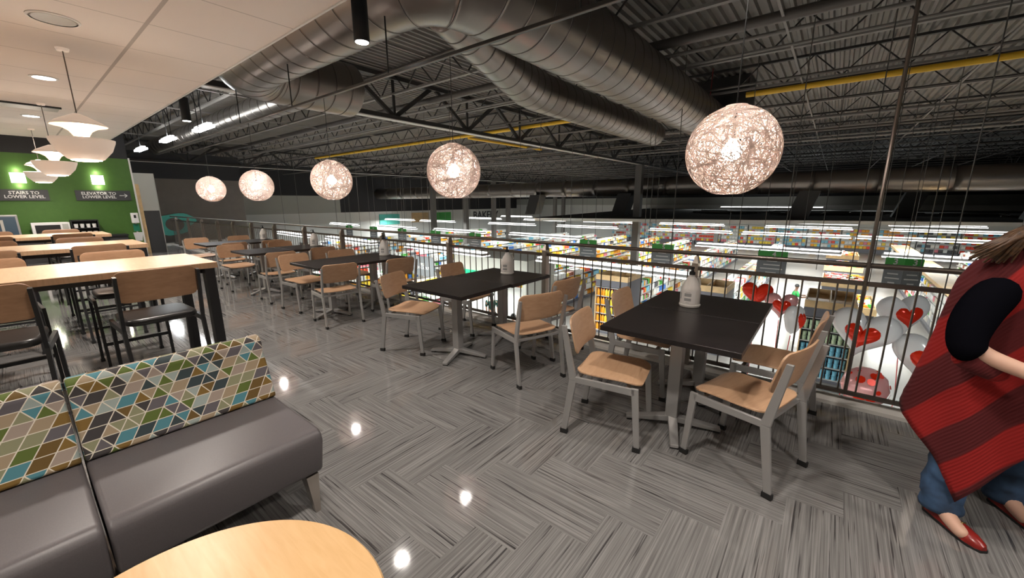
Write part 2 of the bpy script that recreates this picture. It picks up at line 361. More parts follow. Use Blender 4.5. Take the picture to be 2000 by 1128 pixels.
struct(MB().box(-45.3, 10, 2.3, -45.1, 24.5, 5.3).build('wall_left', M['dark_wall']))
struct(MB().box(-60, 58, ZS, 30, 58.3, 1.0).build('wall_back', M['store_white']))
struct(MB().box(-60, 58, 1.0, 30, 58.3, 2.0).build('wall_back', M['grey_wall']))
struct(MB().box(-60, 58, 2.0, 30, 58.3, 5.4).build('wall_back', M['dark_wall']))
struct(MB().box(14, 4.2, ZS, 14.3, 58, 5.4).build('wall_right', M['brown_wall']))
struct(MB().box(3.0, -4.5, 0, 3.15, 2.2, 3.4).build('wall_right', M['grey_wall']))
struct(MB().box(-19.5, -4.6, 0, 3, -4.5, 3.4).build('wall_front', M['grey_wall']))
struct(MB().box(-45, -5.2, ZS, 14, -5, -.45).build('wall_front', M['store_white']))
# suspended canopy over the far aisles: white fascia, black top
pl = [(-16, 22.6), (9, 30.8), (13.9, 33), (13.9, 57.9), (-21.5, 57.9)]
struct(MB().prism(pl, 'z', .28, .46).build('ceiling', [M['store_white']]))
struct(MB().prism(pl, 'z', .461, .50).build('ceiling', [M['canopy_black']]))

# columns
for i, (cx, cy, zt) in enumerate([(-10.5, 26.9, 3.9), (-31.5, 26.9, 3.9), (-31.5, 31.5, 3.9), (-31.5, 36.1, 3.9), (-31.5, 38.8, 3.9), (-31.5, 49.5, 3.9), (-10.5, 51.8, .28), (-31.5, 51.8, 3.9)]):
    lab = ['tall dark grey column nearest the railing, rising to the end of the long roof girder', 'dark column left of the round woven lamp above the bakery lights', 'dark column just right of the first far one', 'dark column in front of the bakery lettering', 'thin far column right of the bakery lettering', 'far dark column under the dark duct box', 'short column under the white suspended fascia', 'farthest column at the right of the pair under the duct box'][i]
    t = empty('steel_column', (cx, cy, ZS), 0, lab, 'column', 'store columns')
    MB().box(-.22, -.22, 0, .22, .22, zt-ZS).build('shaft', M['column'], t)
    MB().box(-.32, -.32, 0, .32, .32, .12).build('base_plate', M['column'], t)

# ================================================================ ROOF STEEL
def girder(X, lab, y0=-4, y1=57.6, zb=3.9, zt=5.12):
    t = empty('roof_girder', (X, 0, 0), 0, lab, 'roof girder', 'joist girders under the roof')
    MB().box(-.11, y0, zb, .11, y1, zb+.025).box(-.02, y0, zb+.025, .02, y1, zb+.13).build('bottom_chord', [M['white_chord']], t)
    MB().box(-.1, y0, zb+.026, -.021, y1, zb+.14).box(.021, y0, zb+.026, .1, y1, zb+.14).box(-.1, y0, zt-.12, .1, y1, zt).build('top_chord', M['truss'], t)
    b = MB(); y = 1.6-3.03
    while y < y1-1.6:
        b.bar((0, y, zb+.1), (0, y+1.4, zt-.1), .11, .08, up=(1, 0, 0)); b.bar((0, y, zb+.1), (0, y-1.4, zt-.1), .11, .08, up=(1, 0, 0)); b.bar((0, y, zb+.1), (0, y, zt-.1), .07, .05, up=(1, 0, 0)); y += 3.03
    b.build('web', M['truss'], t)
for X, l in ((-10.5, 'nearest long roof girder with pale lower flange crossing above the tables'), (-31.5, 'farther roof girder with pale lower edge above the small far lamps'), (10.6, 'roof girder overhead at the far right of the store')): girder(X, l)
def joist(Y, x0=-45, x1=13.9, zb=4.6, zt=5.25):
    b1 = MB().box(x0, -.05, zb, x1, .05, zb+.05); b2 = MB().box(x0, -.05, zt-.06, x1, .05, zt); b3 = MB()
    x = x0+.3
    while x < x1-1.2: b3.bar((x, 0, zb+.02), (x+.6, 0, zt-.03), .028, .028); b3.bar((x+.6, 0, zt-.03), (x+1.2, 0, zb+.02), .028, .028); x += 1.2
    return b1, b2, b3
t0 = None
for i in range(19):
    Y = 1.6+3.03*i
    if i == 0:
        t0 = empty('bar_joist', (0, Y, 0), 0, 'open web roof joist running along the store under the deck', 'roof joist', 'open web joists under the deck')
        q = joist(0); q[0].build('bottom_chord', M['chord'], t0); q[1].build('top_chord', M['truss'], t0); q[2].build('web', M['truss'], t0)
        tj = tree(t0)
    else: copy_tree(tj, None, (0, Y, 0), 0)
# bridging between joists
tb = tag(MB().bar((0, 1.6, 4.6), (0, 56, 4.6), .04, .04).build('bridging_angle', M['chord']), 'thin straight bridging angle crossing the joists under the deck', 'roof bracing', 'bridging lines')
for xx_ in (-7.3, -4.2, -1.1, 2.2, 5.2, -14, -17.4, -21, -25): q = tb.copy(); C.objects.link(q); q.location = (xx_, 0, 0)
tb.location = (8.2, 0, 0)
def pipe(name, pts, r, m, lab, cat): return tag(MB().tube(pts, r, 12).build(name, m, smooth=True), lab, cat)
pipe('sprinkler_pipe', [(-44, 8.85, 4.62), (13.8, 8.85, 4.62)], .095, M['dark_pipe'], 'thick dark brown pipe running level in front of the big ducts', 'pipe')
pipe('sprinkler_pipe', [(-30, 9.6, 4.62), (13.8, 9.6, 4.62)], .04, M['chord'], 'thin pale pipe behind the thick dark brown pipe', 'pipe')
pipe('gas_pipe', [(-2.4, 13.8, 4.5), (13.8, 13.8, 4.5)], .075, M['yellow'], 'bright yellow pipe above the largest woven lamp, right of the ducts', 'pipe')
pipe('gas_pipe', [(-28, 13.8, 4.5), (-7.2, 13.8, 4.5)], .07, M['yellow'], 'yellow pipe seen through the trusses left of the ducts', 'pipe')
pipe('gas_pipe', [(-13.6, 13.9, 4.42), (-13.4, 19.5, 4.42)], .06, M['yellow'], 'short yellow branch pipe pointing away above the second woven lamp', 'pipe')
tag(MB().box(-.05, -.05, 0, .05, .05, .5).build('pipe_riser', M['yellow'], loc=(-3.6, 13.8, 4.3)), 'short yellow upright piece just left of the long yellow pipe', 'pipe')
for k, (Y, z, r) in enumerate([(6.1, 4.5, .03), (10.2, 4.54, .03), (12.2, 4.4, .03), (18.2, 4.35, .05), (21, 4.3, .05), (24.2, 4.3, .05)]):
    tag(MB().tube([(-44, Y, z), (13.8, Y, z)], r, 8).build('conduit', M['chord'] if k % 2 else M['dark_pipe'], smooth=True), 'straight conduit hung level under the roof joists', 'conduit', 'conduits under the roof')

# ducts
def smooth_path(ctrl, rad, n=8):
    out = [Vector(ctrl[0])]
    for i in range(1, len(ctrl)-1):
        p, a, c = Vector(ctrl[i]), Vector(ctrl[i-1]), Vector(ctrl[i+1])
        d1 = (a-p).normalized()*rad; d2 = (c-p).normalized()*rad
        for k in range(n+1): t_ = k/n; out.append((1-t_)**2*(p+d1)+2*t_*(1-t_)*p+t_**2*(p+d2))
    out.append(Vector(ctrl[-1])); return out
def duct_pts(path, r, step=.03, sm=13):
    # resample, add seam ridges; returns pts, radii, material ids
    L = [0]
    for a, c in zip(path, path[1:]): L.append(L[-1]+(c-a).length)
    rf = r if callable(r) else (lambda s: r)
    pts, rs, mi = [], [], []; tot = L[-1]; s = 0; k = 0; marks = []
    while s < tot:
        k += 1
        if k % sm == 0: marks += [(s, 0), (s+.001, .0061), (s+.011, .0061), (s+.012, 0)]
        else: marks.append((s, .0035*(k % 2)))
        s += step
    marks.append((tot, 0))
    for s, dr in marks:
        j = max(i for i in range(len(L)) if L[i] <= s+1e-9); j = min(j, len(path)-2)
        t_ = (s-L[j])/max(1e-9, L[j+1]-L[j]); pts.append(path[j].lerp(path[j+1], t_)); rs.append(rf(s/tot)+dr)
    for i in range(len(pts)-1): mi.append(1 if marks[i][1] > .006 and marks[i+1][1] > .006 else 0)
    return pts, rs, mi
dark_seam = mat('duct_seam', (.02, .018, .016), .6, .3)
def duct(path, r, lab, cat='duct', seg=40, step=.03, sm=13):
    p, rs, mi = duct_pts(path, r, step, sm); return tag(MB().tube(p, rs, seg, ribs=mi).build('spiral_duct', [M['duct'], dark_seam], smooth='full'), lab, cat, 'spiral air ducts')
duct(smooth_path([(-3.4, 14.6, 3.95), (-3.4, 3.0, 3.95), (-8.6, 2.98, 3.95), (-8.9, 5.3, 4.0)], .75), .54, 'largest spiral duct, bending overhead and running away above the second table')
duct(smooth_path([(-4.35, 4.0, 3.98), (-5.5, 7.6, 3.93), (-5.55, 15.4, 3.95)], .6), lambda s: .24+.165*min(1, s/.30), 'smaller spiral duct with long taper, below and left of the largest duct')
duct([Vector((-27, 5.3, 4.3)), Vector((-11, 5.3, 4.3))], .35, 'silver spiral duct at far left, lit by the strip lamps', step=.08, sm=7)
duct([Vector((-44, 29, 2.55)), Vector((13.8, 29, 2.55))], .62, 'long level duct far across the store behind the woven lamps', step=.3, sm=9)
pr_ = empty('duct_riser', (-3.4, 15.3, 0), 0, 'dark box and riser duct at the far end of the largest duct', 'duct')
MB().box(-.9, -.6, 4.0, .9, .6, 5.3).build('plenum_box', M['truss'], pr_); MB().tube([(.9, 0, 3.2), (.9, 0, 4.3)], .42, 24).build('riser', M['truss'], pr_, smooth=True)
for k, (x_, y_) in enumerate([(-1.5, 28.6), (-20, 27.8), (3.5, 34), (8.5, 33), (-12.2, 27.9)]):
    tag(MB().hexa([(x_-.7, y_, .51), (x_+.3, y_, .51), (x_+.3, y_+1, .51), (x_-.7, y_+1, .51), (x_-.2, y_, 2.1), (x_+.8, y_, 2.1), (x_+.8, y_+1, 2.1), (x_-.2, y_+1, 2.1)]).build('duct_drop', M['truss']), 'slanting black duct drop below the long far duct', 'duct', 'black drops under the far duct')
# air pipes and junk on the canopy top
for k in range(26):
    x_, y_ = random.uniform(-12, 10), random.uniform(36, 52); l = random.uniform(2, 6); a = random.choice((0, .1, 1.5))
    tag(MB().tube([(x_, y_, .551), (x_+l*math.cos(a), y_+l*math.sin(a), .551)], .05, 6).build('canopy_pipe', M['dark_pipe']), 'dark pipe lying over the black top of the suspended canopy', 'pipe', 'pipes on the canopy')

# track over the tables and pendant cords
tr = empty('light_track', (0, 0, 0), 0, 'thin black lighting track running above the row of woven lamps', 'light track')
MB().box(-14, 2.785, 2.855, 3, 2.815, 2.885).build('rail', M['track'], tr)
MB().box(-14, 2.776, 2.849, 3, 2.782, 2.855).build('pale_edge', M['chord'], tr)
for x_ in (-12.6, -10.5, -8.2, -6.2, -3.9, -1.6, .6): MB().tube([(x_, 2.8, 2.88), (x_, 2.8, 3.43 if -9 < x_ < -3 else 5.3)], .008, 6).build('hanger_rod', M['track'], tr)

# ================================================================ WOVEN LAMPS
RW = .258
def woven():
    b = MB(); rnd = random.Random(3)
    for i in range(420):
        ax = Vector((rnd.gauss(0, 1), rnd.gauss(0, 1), rnd.gauss(0, 1))).normalized(); a = ax.orthogonal().normalized(); c = ax.cross(a)
        off = rnd.uniform(-.75, .75); rr = math.sqrt(1-off*off); st = rnd.uniform(0, 6.28); ln = rnd.uniform(2.2, 5.6); R_ = RW*rnd.uniform(.985, 1.0)
        pts = []
        N = 22
        for k in range(N+1):
            th = st+ln*k/N; p = (ax*off+(a*math.cos(th)+c*math.sin(th))*rr)*R_
            pts.append(p)
        pts = [p for p in pts]
        seg = []
        for p in pts:
            if abs(p.z) > RW*.975 :
                if len(seg) > 1: b.tube(seg, .0019, 3, caps=False)
                seg = []
            else: seg.append(p)
        if len(seg) > 1: b.tube(seg, .0019, 3, caps=False)
    return b
LY = 2.8
lamp = empty('woven_pendant_lamp', (0, LY, 1.84), 0, 'x', 'pendant lamp', 'woven ball lamps over the tables')
woven().build('woven_shade', M['thread'], lamp, fix=False)
MB().lathe([(0, -.056), (.03, -.048), (.05, -.026), (.058, 0), (.05, .026), (.03, .05), (.018, .07), (0, .07)], seg=20).build('bulb', M['bulb'], lamp, smooth='full')
MB().tube([(0, 0, .07), (0, 0, .25)], .010, 8).tube([(0, 0, .25), (0, 0, 1.02)], .0035, 6).build('cord', M['track'], lamp)
MB().lathe([(.06, .245), (.06, .258), (.0, .262)], seg=20).build('shade_collar', M['thread'], lamp)
lt = tree(lamp)
for i, (x_, lab) in enumerate([(-.53, 'largest and nearest woven white ball lamp, above the right-hand black table'), (-2.95, 'second nearest woven ball lamp, above the table with the second jug'),
                               (-5.3, 'middle woven ball lamp of the five, above the third table'), (-7.85, 'fourth woven ball lamp, second from the left'), (-10.3, 'farthest woven ball lamp, leftmost of the five')]):
    place(lt, i, (x_, LY, 1.84), i*1.1, lab)
    light('POINT', 'woven_lamp_light', (x_, LY, 1.84), 14, WARM, shadow_soft_size=.06)

# ================================================================ DOME PENDANTS (cafe side)
dp = empty('dome_pendant_lamp', (0, 0, 0), 0, 'x', 'pendant lamp', 'two tier dome lamps over the long tables')
# origin at ceiling canopy (z=3.3 world); dome opening at z 2.06
MB().lathe([(.10, -1.245), (.16, -1.22), (.245, -1.12), (.285, -1.02), (.29, -.99), (.285, -.992), (.24, -1.115), (.155, -1.21), (.105, -1.235)], seg=40).build('lower_dome', M['warm_opal'], dp, smooth='full')
MB().lathe([(.0, -.70), (.03, -.70), (.09, -.73), (.2, -.79), (.25, -.835), (.24, -.838)], seg=40).build('upper_shade', M['warm_opal'], dp, smooth='full')
MB().lathe([(.245, -.84), (.16, -.86), (.10, -.90), (.065, -.96), (.06, -1.02), (.06, -1.2)], seg=40).build('inner_reflector', M['warm_glow'], dp, smooth='full')
MB().lathe([(0, -1.236), (.135, -1.236), (.135, -1.228), (0, -1.228)], seg=32).build('diffuser_disc', M['warm_disc'], dp)
MB().tube([(0, 0, 0), (0, 0, -.70)], .006, 8).build('cord', M['rail_dark'], dp)
MB().lathe([(0, -.03), (.05, -.03), (.06, 0), (0, 0)], seg=24).build('ceiling_rose', M['warm_opal'], dp)
dt = tree(dp)
for i, (x_, lab) in enumerate([(-7.2, 'nearest two tier dome lamp, the largest, over the second long table'), (-11.3, 'second dome lamp, partly behind the nearest one'), (-15.2, 'farthest and lowest dome lamp in front of the green wall')]):
    place(dt, i, (x_, .74, 3.3), 0, lab); light('POINT', 'dome_lamp_light', (x_, .74, 2.0), 14, WARM, shadow_soft_size=.12); light('POINT', 'dome_uplight', (x_+.17, .74, 2.38), 16, WARM, shadow_soft_size=.05)

# recessed downlights, speaker, diffuser, cylinder lights
dl = empty('recessed_downlight', (0, 0, ZC), 0, 'x', 'downlight', 'recessed downlights in the tiled ceiling')
MB().lathe([(0, -.006), (.115, -.006), (.115, .0), (0, .0)], seg=32).build('lens', M['lamp_disc'], dl); MB().lathe([(.115, -.012), (.145, -.008), (.145, 0), (.115, 0), (.115, -.012)], seg=32).build('trim_ring', M['white_paint'], dl)
dlt = tree(dl)
spots = [(-9.0, .68, 'recessed round downlight left of the cord of the nearest dome lamp'), (-13.0, .68, 'recessed round downlight beside the ceiling diffuser'), (-4.75, .68, 'recessed downlight cut by the top edge of the picture'), (-12.9, .02, 'small downlight at the left picture edge'), (-15.6, .1, 'farthest small downlight at the left picture edge')]
for i, (x_, y_, lab) in enumerate(spots): place(dlt, i, (x_, y_, ZC), 0, lab)
for x_ in (-15, -12.5, -9, -4.75, -1, 1.6):
    for y_ in (.68, -2.2): light('SPOT', 'downlight_beam', (x_, y_, ZC-.05), 270 if x_ < -4 else 180, (1, .91, .82), spot_size=2.2, spot_blend=.7, shadow_soft_size=.12)
sp_ = empty('ceiling_speaker', (-6.15, .62, ZC), 0, 'round flat speaker grille flush in the tiled ceiling at top left', 'speaker')
MB().lathe([(0, -.012), (.15, -.010), (.165, 0), (0, 0)], seg=40).build('grille', M['grating'], sp_); MB().lathe([(.165, -.012), (.185, -.006), (.185, 0), (.165, 0)], seg=40).build('ring', M['white_paint'], sp_)
ad = empty('air_diffuser', (-11.4, .2, ZC), 0, 'long slotted air diffuser in the ceiling behind the nearest dome lamp', 'air vent')
MB().box(-.6, 0, -.02, -.15, .78, -.001).build('panel', M['grating'], ad); MB().box(-.14, -.02, -.03, -.08, .8, -.001).build('slot', M['black'], ad)
cl = empty('cylinder_downlight', (0, 0, 0), 0, 'x', 'downlight', 'black cylinder downlights beyond the ceiling edge')
MB().tube([(0, 0, 0), (0, 0, .42)], .075, 28).build('housing', M['black'], cl, smooth=True); MB().lathe([(0, -.006), (.062, -.004), (.066, .004), (0, .004)], seg=28).build('lens', M['lamp_disc'], cl)
clt = tree(cl)
for i, (x_, lab) in enumerate([(-3.88, 'large black cylinder downlight hanging below the ducts at top centre left'), (-9.99, 'small black cylinder downlight at the far end of the ceiling edge'), (1.2, 'black cylinder downlight behind the viewer')][:2]):
    q = place(clt, i, (x_, 2.5, 3.1), 0, lab); MB().tube([(0, 0, .42), (0, 0, .5 if i == 0 else 2.2)], .012, 8).build('stem', M['black'], q)
for x_ in (-9.99, -6.9, -3.88, -.6, 1.8): light('SPOT', 'cylinder_beam', (x_, 2.5, 3.08), 60, (1, .92, .84), spot_size=1.9, spot_blend=.6, shadow_soft_size=.07)
wl_ = empty('strip_lamp', (0, 0, 0), 0, 'x', 'strip light', 'strip lamps beside the far left duct')
MB().box(-.7, -.09, -.02, .7, .09, .04).build('lens', mat('strip_glow', (1, 1, 1), .5, emit=(.95, .97, 1), es=40), wl_); MB().box(-.58, -.06, .041, .58, .06, .1).build('housing', M['white_paint'], wl_); MB().tube([(0, 0, .1), (0, 0, 1.7)], .01, 6).build('stem', M['black'], wl_)
wt = tree(wl_)
for i, (x_, y_, lab) in enumerate([(-14.2, 3.9, 'bright strip lamp nearest of the three beside the far left duct'), (-17.6, 3.8, 'middle of the three bright strip lamps beside the far left duct'), (-21.5, 3.75, 'farthest of the three bright strip lamps beside the far left duct')]):
    place(wt, i, (x_, y_, 3.6), 0, lab); light('POINT', 'strip_lamp_light', (x_, y_+.15, 3.75), 30, COOL, shadow_soft_size=.1)
# sconces
so = empty('wall_sconce', (XW, 0, 2.23), 0, 'x', 'wall lamp', 'sconces on the green wall')
b = MB(); b.grid(lambda u, v: Vector((.06+.035*math.cos((u-.5)*2.6)-.0, (u-.5)*.26, (v-.5)*.26)), 12, 2); b.build('shade', mat('sconce_glow', (1, .95, .9), .5, emit=(1, .9, .85), es=3.5), so, solid=.006)
MB().box(0, -.05, -.05, .05, .05, .05).build('back_plate', M['silver'], so)
st_ = tree(so)
for i, (y_, lab) in enumerate([(1.87, 'square glowing wall sconce above the elevator sign'), (.39, 'square glowing wall sconce above the stairs sign')]):
    place(st_, i, (XW, y_, 2.23), 0, lab)
    for dz in (.2, -.2): light('POINT', 'sconce_light', (XW+.09, y_, 2.23+dz), 2.2, (1, .95, .7), shadow_soft_size=.04)

# ================================================================ RAILING
rl = empty('railing', (0, 0, 0), 0, 'long metal balustrade with thin balusters between the cafe and the store below', 'railing')
MB().tube([(-19.4, YR+.05, 1.085), (2.98, YR+.05, 1.085)], .019, 14).build('handrail', M['rail_dark'], rl, smooth=True)
MB().box(-19.4, YR+.03, .935, 2.98, YR+.07, .965).build('top_rail', M['rail_dark'], rl)
MB().box(-19.4, YR+.03, .075, 2.98, YR+.07, .10).build('bottom_rail', M['rail_dark'], rl)
posts = [-18.6, -17.1, -15.6, -14.1, -12.8, -11.5, -10.1, -8.6, -7.1, -5.8, -4.19, -2.56, -.92, .72, 2.36]
for x_ in posts:
    p = MB().box(-.026, -.05, .029, .026, .03, 1.0).hexa([(-.026, -.05, 1.0), (.026, -.05, 1.0), (.026, .03, 1.0), (-.026, .03, 1.0), (-.008, -.02, 1.064), (.008, -.02, 1.064), (.008, .03, 1.064), (-.008, .03, 1.064)]).build('post', M['steel'], rl, loc=(x_, YR+.05, 0))
bal = MB().tube([(0, 0, .1), (0, 0, .935)], .0065, 6).build('baluster', M['rail_dark'], rl, smooth=True); n_ = 0; bs = MB(); x_ = 2.9
while x_ > -19.3:
    if min(abs(x_-q) for q in posts) > .03:
        if n_ < 98:
            if n_ == 0: bal.location = (x_, YR+.05, 0)
            else: q = bal.copy(); C.objects.link(q); q.parent = rl; q.location = (x_, YR+.05, 0)
        else: bs.tube([(x_, YR+.05, .1), (x_, YR+.05, .935)], .0065, 4, caps=False)
        n_ += 1
    x_ -= .108
o = bs.build('baluster_run', M['rail_dark'], rl); o['kind'] = 'stuff'
tag(MB().tube([(.245, YR+.02, .1), (.245, YR+.02, 5.2)], .0125, 8).build('suspension_rod', M['rail_dark'], smooth=True), 'thin dark rod rising from the railing to the roof in front of the heart balloons', 'rod')

# ================================================================ SIGNS ON GREEN WALL, COUNTER
def wall_sign(y0, y1, lines, lab, arrow=False):
    t = empty('wall_sign', (XW, (y0+y1)/2, 1.79), 0, lab, 'sign', 'wayfinding signs on the green wall')
    MB().box(.002, (y0-y1)/2, -.145, .03, (y1-y0)/2, .145).build('panel', M['sign_grey'], t)
    dy = -.10 if arrow else .12
    text(lines, .112, (.033, dy, .004), FACE_PX, M['letters'], t)
    if arrow:
        MB().bar((.034, .33, 0), (.034, .5, 0), .006, .018).bar((.034, .44, .05), (.034, .5, 0), .006, .018).bar((.034, .44, -.05), (.034, .5, 0), .006, .018).build('arrow', M['letters'], t)
wall_sign(1.36, 2.52, 'ELEVATOR TO\nLOWER LEVEL', 'dark sign reading ELEVATOR TO LOWER LEVEL with an arrow', True)
wall_sign(-.24, .86, 'STAIRS TO\nLOWER LEVEL', 'dark sign reading STAIRS TO LOWER LEVEL at the left')
ct = empty('service_counter', (XW+.35, 0, 0), 0, 'black counter along the foot of the green wall', 'counter')
MB().box(-.34, -2.5, 0, .2, 2.2, .62).build('cabinet', M['charcoal'], ct); MB().box(-.34, -2.52, .621, .24, 2.22, .66).build('worktop', M['black'], ct)
mw = empty('microwave_oven', (XW+.35, .72, .661), 0, 'white framed microwave with black door on the counter', 'microwave')
MB().box(-.2, -.33, 0, .2, .36, .40).build('body', M['dispenser'], mw, bevel=.008); MB().box(.2, -.27, .05, .215, .18, .34).build('door_glass', M['black'], mw); MB().box(.2, .22, .04, .214, .33, .36).build('control_panel', M['grey_wall'], mw)
ck = empty('cup_rack', (XW+.35, 1.38, .661), 0, 'black rack of stacked cups and lids right of the microwave', 'rack')
MB().box(-.2, -.26, 0, .16, .26, .02).box(-.2, -.26, .21, .16, .26, .23).box(-.2, -.26, .42, .16, .26, .45).box(-.2, -.26, 0, -.18, .26, .45).box(-.2, -.27, 0, .16, -.25, .45).box(-.2, .25, 0, .16, .27, .45).build('frame', M['black'], ck)
cs = tag(MB().lathe([(0, 0), (.035, 0), (.045, .11), (0, .11)], seg=12).build('paper_cup', M['dispenser']), 'white paper cup on the black rack', 'cup', 'cups on the counter rack'); k = 0
for zz in (.021, .231):
    for yy_ in (-.18, -.06, .06, .18):
        q = cs if k == 0 else cs.copy()
        if k: C.objects.link(q)
        q.location = (XW+.43, 1.38+yy_, .661+zz); k += 1
fr = empty('drinks_cooler', (XW+.4, -.1, .661), 0, 'dark glass fronted cooler standing on the counter at the far left', 'cooler')
MB().box(-.25, -.4, 0, .2, .3, .62).build('body', M['silver'], fr, bevel=.01); MB().box(.2, -.36, .04, .215, .26, .58).build('glass_door', M['glass_dark'], fr); MB().box(.215, .0, .06, .23, .05, .5).build('door_bar', M['grating'], fr)
hs = empty('hand_sanitiser_stand', (XW+.5, 2.43, 0), 0, 'white hand sanitiser stand at the right end of the green wall', 'sanitiser stand')
MB().box(-.02, -.02, 0, .02, .02, 1.0).build('pole', M['silver'], hs); MB().box(-.16, -.14, 0, .16, .14, .02).build('base', M['silver'], hs)
MB().box(.0, -.08, .98, .11, .08, 1.28).build('dispenser', M['dispenser'], hs, bevel=.012); MB().box(.11, -.025, 1.13, .114, .025, 1.22).build('window', M['black'], hs)
MB().box(.021, -.07, .74, .03, .07, .95).build('green_card', mat('card_green', (.01, .16, .09), .5), hs); MB().hexa([(.03, -.07, .45), (.1, -.07, .45), (.1, .07, .45), (.03, .07, .45), (.022, -.1, .7), (.16, -.1, .7), (.16, .1, .7), (.022, .1, .7)]).build('drip_bin', M['dispenser'], hs)

# ================================================================ CAFE TABLES
def cross_table():
    t = empty('cafe_table', (0, 0, 0), 0, 'x', 'table', 'black two-seat tables joined in pairs along the railing')
    MB().box(-.42, -.342, .705, .42, .342, .74).build('tabletop', M['black_top'], t, bevel=.003)
    MB().box(-.04, -.04, .06, .04, .04, .69).build('pedestal', M['silver'], t, bevel=.006); MB().box(-.2, -.2, .69, .2, .2, .704).build('mounting_plate', M['black_metal'], t)
    for a in range(4):
        T = Matrix.Rotation(a*R90+.35, 4, 'Z'); q = MB()
        P = [(.02, .035, .035, .075), (.3, .026, .012, .035)]
        q.hexa([T @ Vector(v) for v in [(.0, -.032, .04), (.31, -.026, .010), (.31, .026, .010), (.0, .032, .04), (.0, -.032, .085), (.31, -.026, .032), (.31, .026, .032), (.0, .032, .085)]])
        f = q.build('foot', M['silver'], t, bevel=.004); MB().box(-.02, -.025, 0, .02, .025, .010, T=T @ Matrix.Translation((.285, 0, 0))).build('glide', M['dark_rubber'], f)
    return t
tt = tree(cross_table())
TX = [-.71, -2.86, -5.42, -7.75, -9.95]
names = ['nearest, right-hand', 'second nearest', 'middle', 'fourth', 'farthest']
k = 0
for i, x_ in enumerate(TX):
    for j, y_ in enumerate((2.70, 3.39)):
        if i == 0: y_ += .0
        dz = .0
        dx = (-.01, .012)[j] if i == 1 else (0, .0)[j]
        place(tt, k, (x_+dx, y_, dz), (0, .01, -.01, .015, 0)[i], 'black topped table, %s of the %s pair' % (('half farther from the railing', 'half against the railing')[j], names[i])); k += 1

# ---- cafe chair (faces +X)
def rr_outline(w_, h_, r_, n=5):
    P = []
    for cx, cy, a0 in ((w_/2-r_, h_/2-r_, 0), (-w_/2+r_, h_/2-r_, 90), (-w_/2+r_, -h_/2+r_, 180), (w_/2-r_, -h_/2+r_, 270)):
        for k_ in range(n+1): a = math.radians(a0+90*k_/n); P.append((cx+r_*math.cos(a), cy+r_*math.sin(a)))
    return P
def sheet(outline, fn, thick, name, m, parent):
    # fill a rounded outline as strips and bend it with fn(u,v)->Vector; u,v in metres
    b = MB(); us = sorted(set(round(p[0], 4) for p in outline)); umin, umax = us[0], us[-1]
    N = 16; cols = sorted(set([umin+(umax-umin)*i/N for i in range(N+1)]+us))
    def vr(u):
        ys = []
        for i in range(len(outline)):
            (x0, y0), (x1, y1) = outline[i], outline[(i+1) % len(outline)]
            if abs(x1-x0) < 1e-6:
                if abs(u-x0) < 1e-5: ys += [y0, y1]
            elif min(x0, x1)-1e-6 <= u <= max(x0, x1)+1e-6: ys.append(y0+(y1-y0)*(u-x0)/(x1-x0))
        return min(ys), max(ys)
    V = []
    K = 8
    for u in cols:
        a, c = vr(u); V.append([b.bm.verts.new(fn(u, a+(c-a)*k_/K)) for k_ in range(K+1)])
    for i in range(len(V)-1):
        for k_ in range(K): b.face([V[i][k_], V[i+1][k_], V[i+1][k_+1], V[i][k_+1]])
    bmesh.ops.remove_doubles(b.bm, verts=b.bm.verts, dist=1e-5)
    return b.build(name, m, parent, smooth=True, solid=thick, bevel=.002)
def chair():
    t = empty('cafe_chair', (0, 0, 0), 0, 'x', 'chair', 'birch and grey metal chairs at the black tables')
    def sf(u, v):   # u across (y), v forward (x)
        z = .452-.012*math.cos(u/.22*1.3)
        if v > .1: z -= (v-.1)**2*1.6
        if v < -.1: z += (-.1-v)*.06
        return Vector((v+.02, u, z))
    sheet(rr_outline(.43, .43, .075), sf, .011, 'seat', M['birch'], t)
    def bf(u, v):   # v up
        return Vector((-.232-v*.24-.030*math.cos(u/.235*1.5)+.03, u, .685+v))
    sheet(rr_outline(.445, .235, .05), bf, .011, 'backrest', M['birch_back'], t)
    for s in (-1, 1):
        y = .232*s; h = .0095
        fl = MB().hexa([(.215, y-h, .03), (.25, y-h, .03), (.25, y+h, .03), (.215, y+h, .03), (.178, y-h, .425), (.222, y-h, .425), (.222, y+h, .425), (.178, y+h, .425)]).build('leg', M['silver'], t, bevel=.003)
        MB().box(.208, y-.013, 0, .256, y+.013, .03).build('foot_cap', M['dark_rubber'], fl)
        q = MB().hexa([(-.27, y-h, .03), (-.232, y-h, .03), (-.232, y+h, .03), (-.27, y+h, .03), (-.222, y-h, .40), (-.172, y-h, .40), (-.172, y+h, .40), (-.222, y+h, .40)])
        q.hexa([(-.222, y-h, .40), (-.172, y-h, .40), (-.172, y+h, .40), (-.222, y+h, .40), (-.285, y-h, .765), (-.252, y-h, .765), (-.252, y+h, .765), (-.285, y+h, .765)])
        bl = q.build('leg', M['silver'], t, bevel=.003)
        MB().box(-.276, y-.013, 0, -.226, y+.013, .03).build('foot_cap', M['dark_rubber'], bl)
        MB().hexa([(-.18, y-h, .385), (.20, y-h, .375), (.20, y+h, .375), (-.18, y+h, .385), (-.18, y-h, .425), (.20, y-h, .422), (.20, y+h, .422), (-.18, y+h, .425)]).build('side_rail', M['silver'], t, bevel=.003)
    MB().box(.14, -.222, .39, .165, .222, .41).build('cross_rail', M['silver'], t); MB().box(-.19, -.222, .39, -.165, .222, .41).build('cross_rail', M['silver'], t)
    return t
cht = tree(chair()); D = math.radians
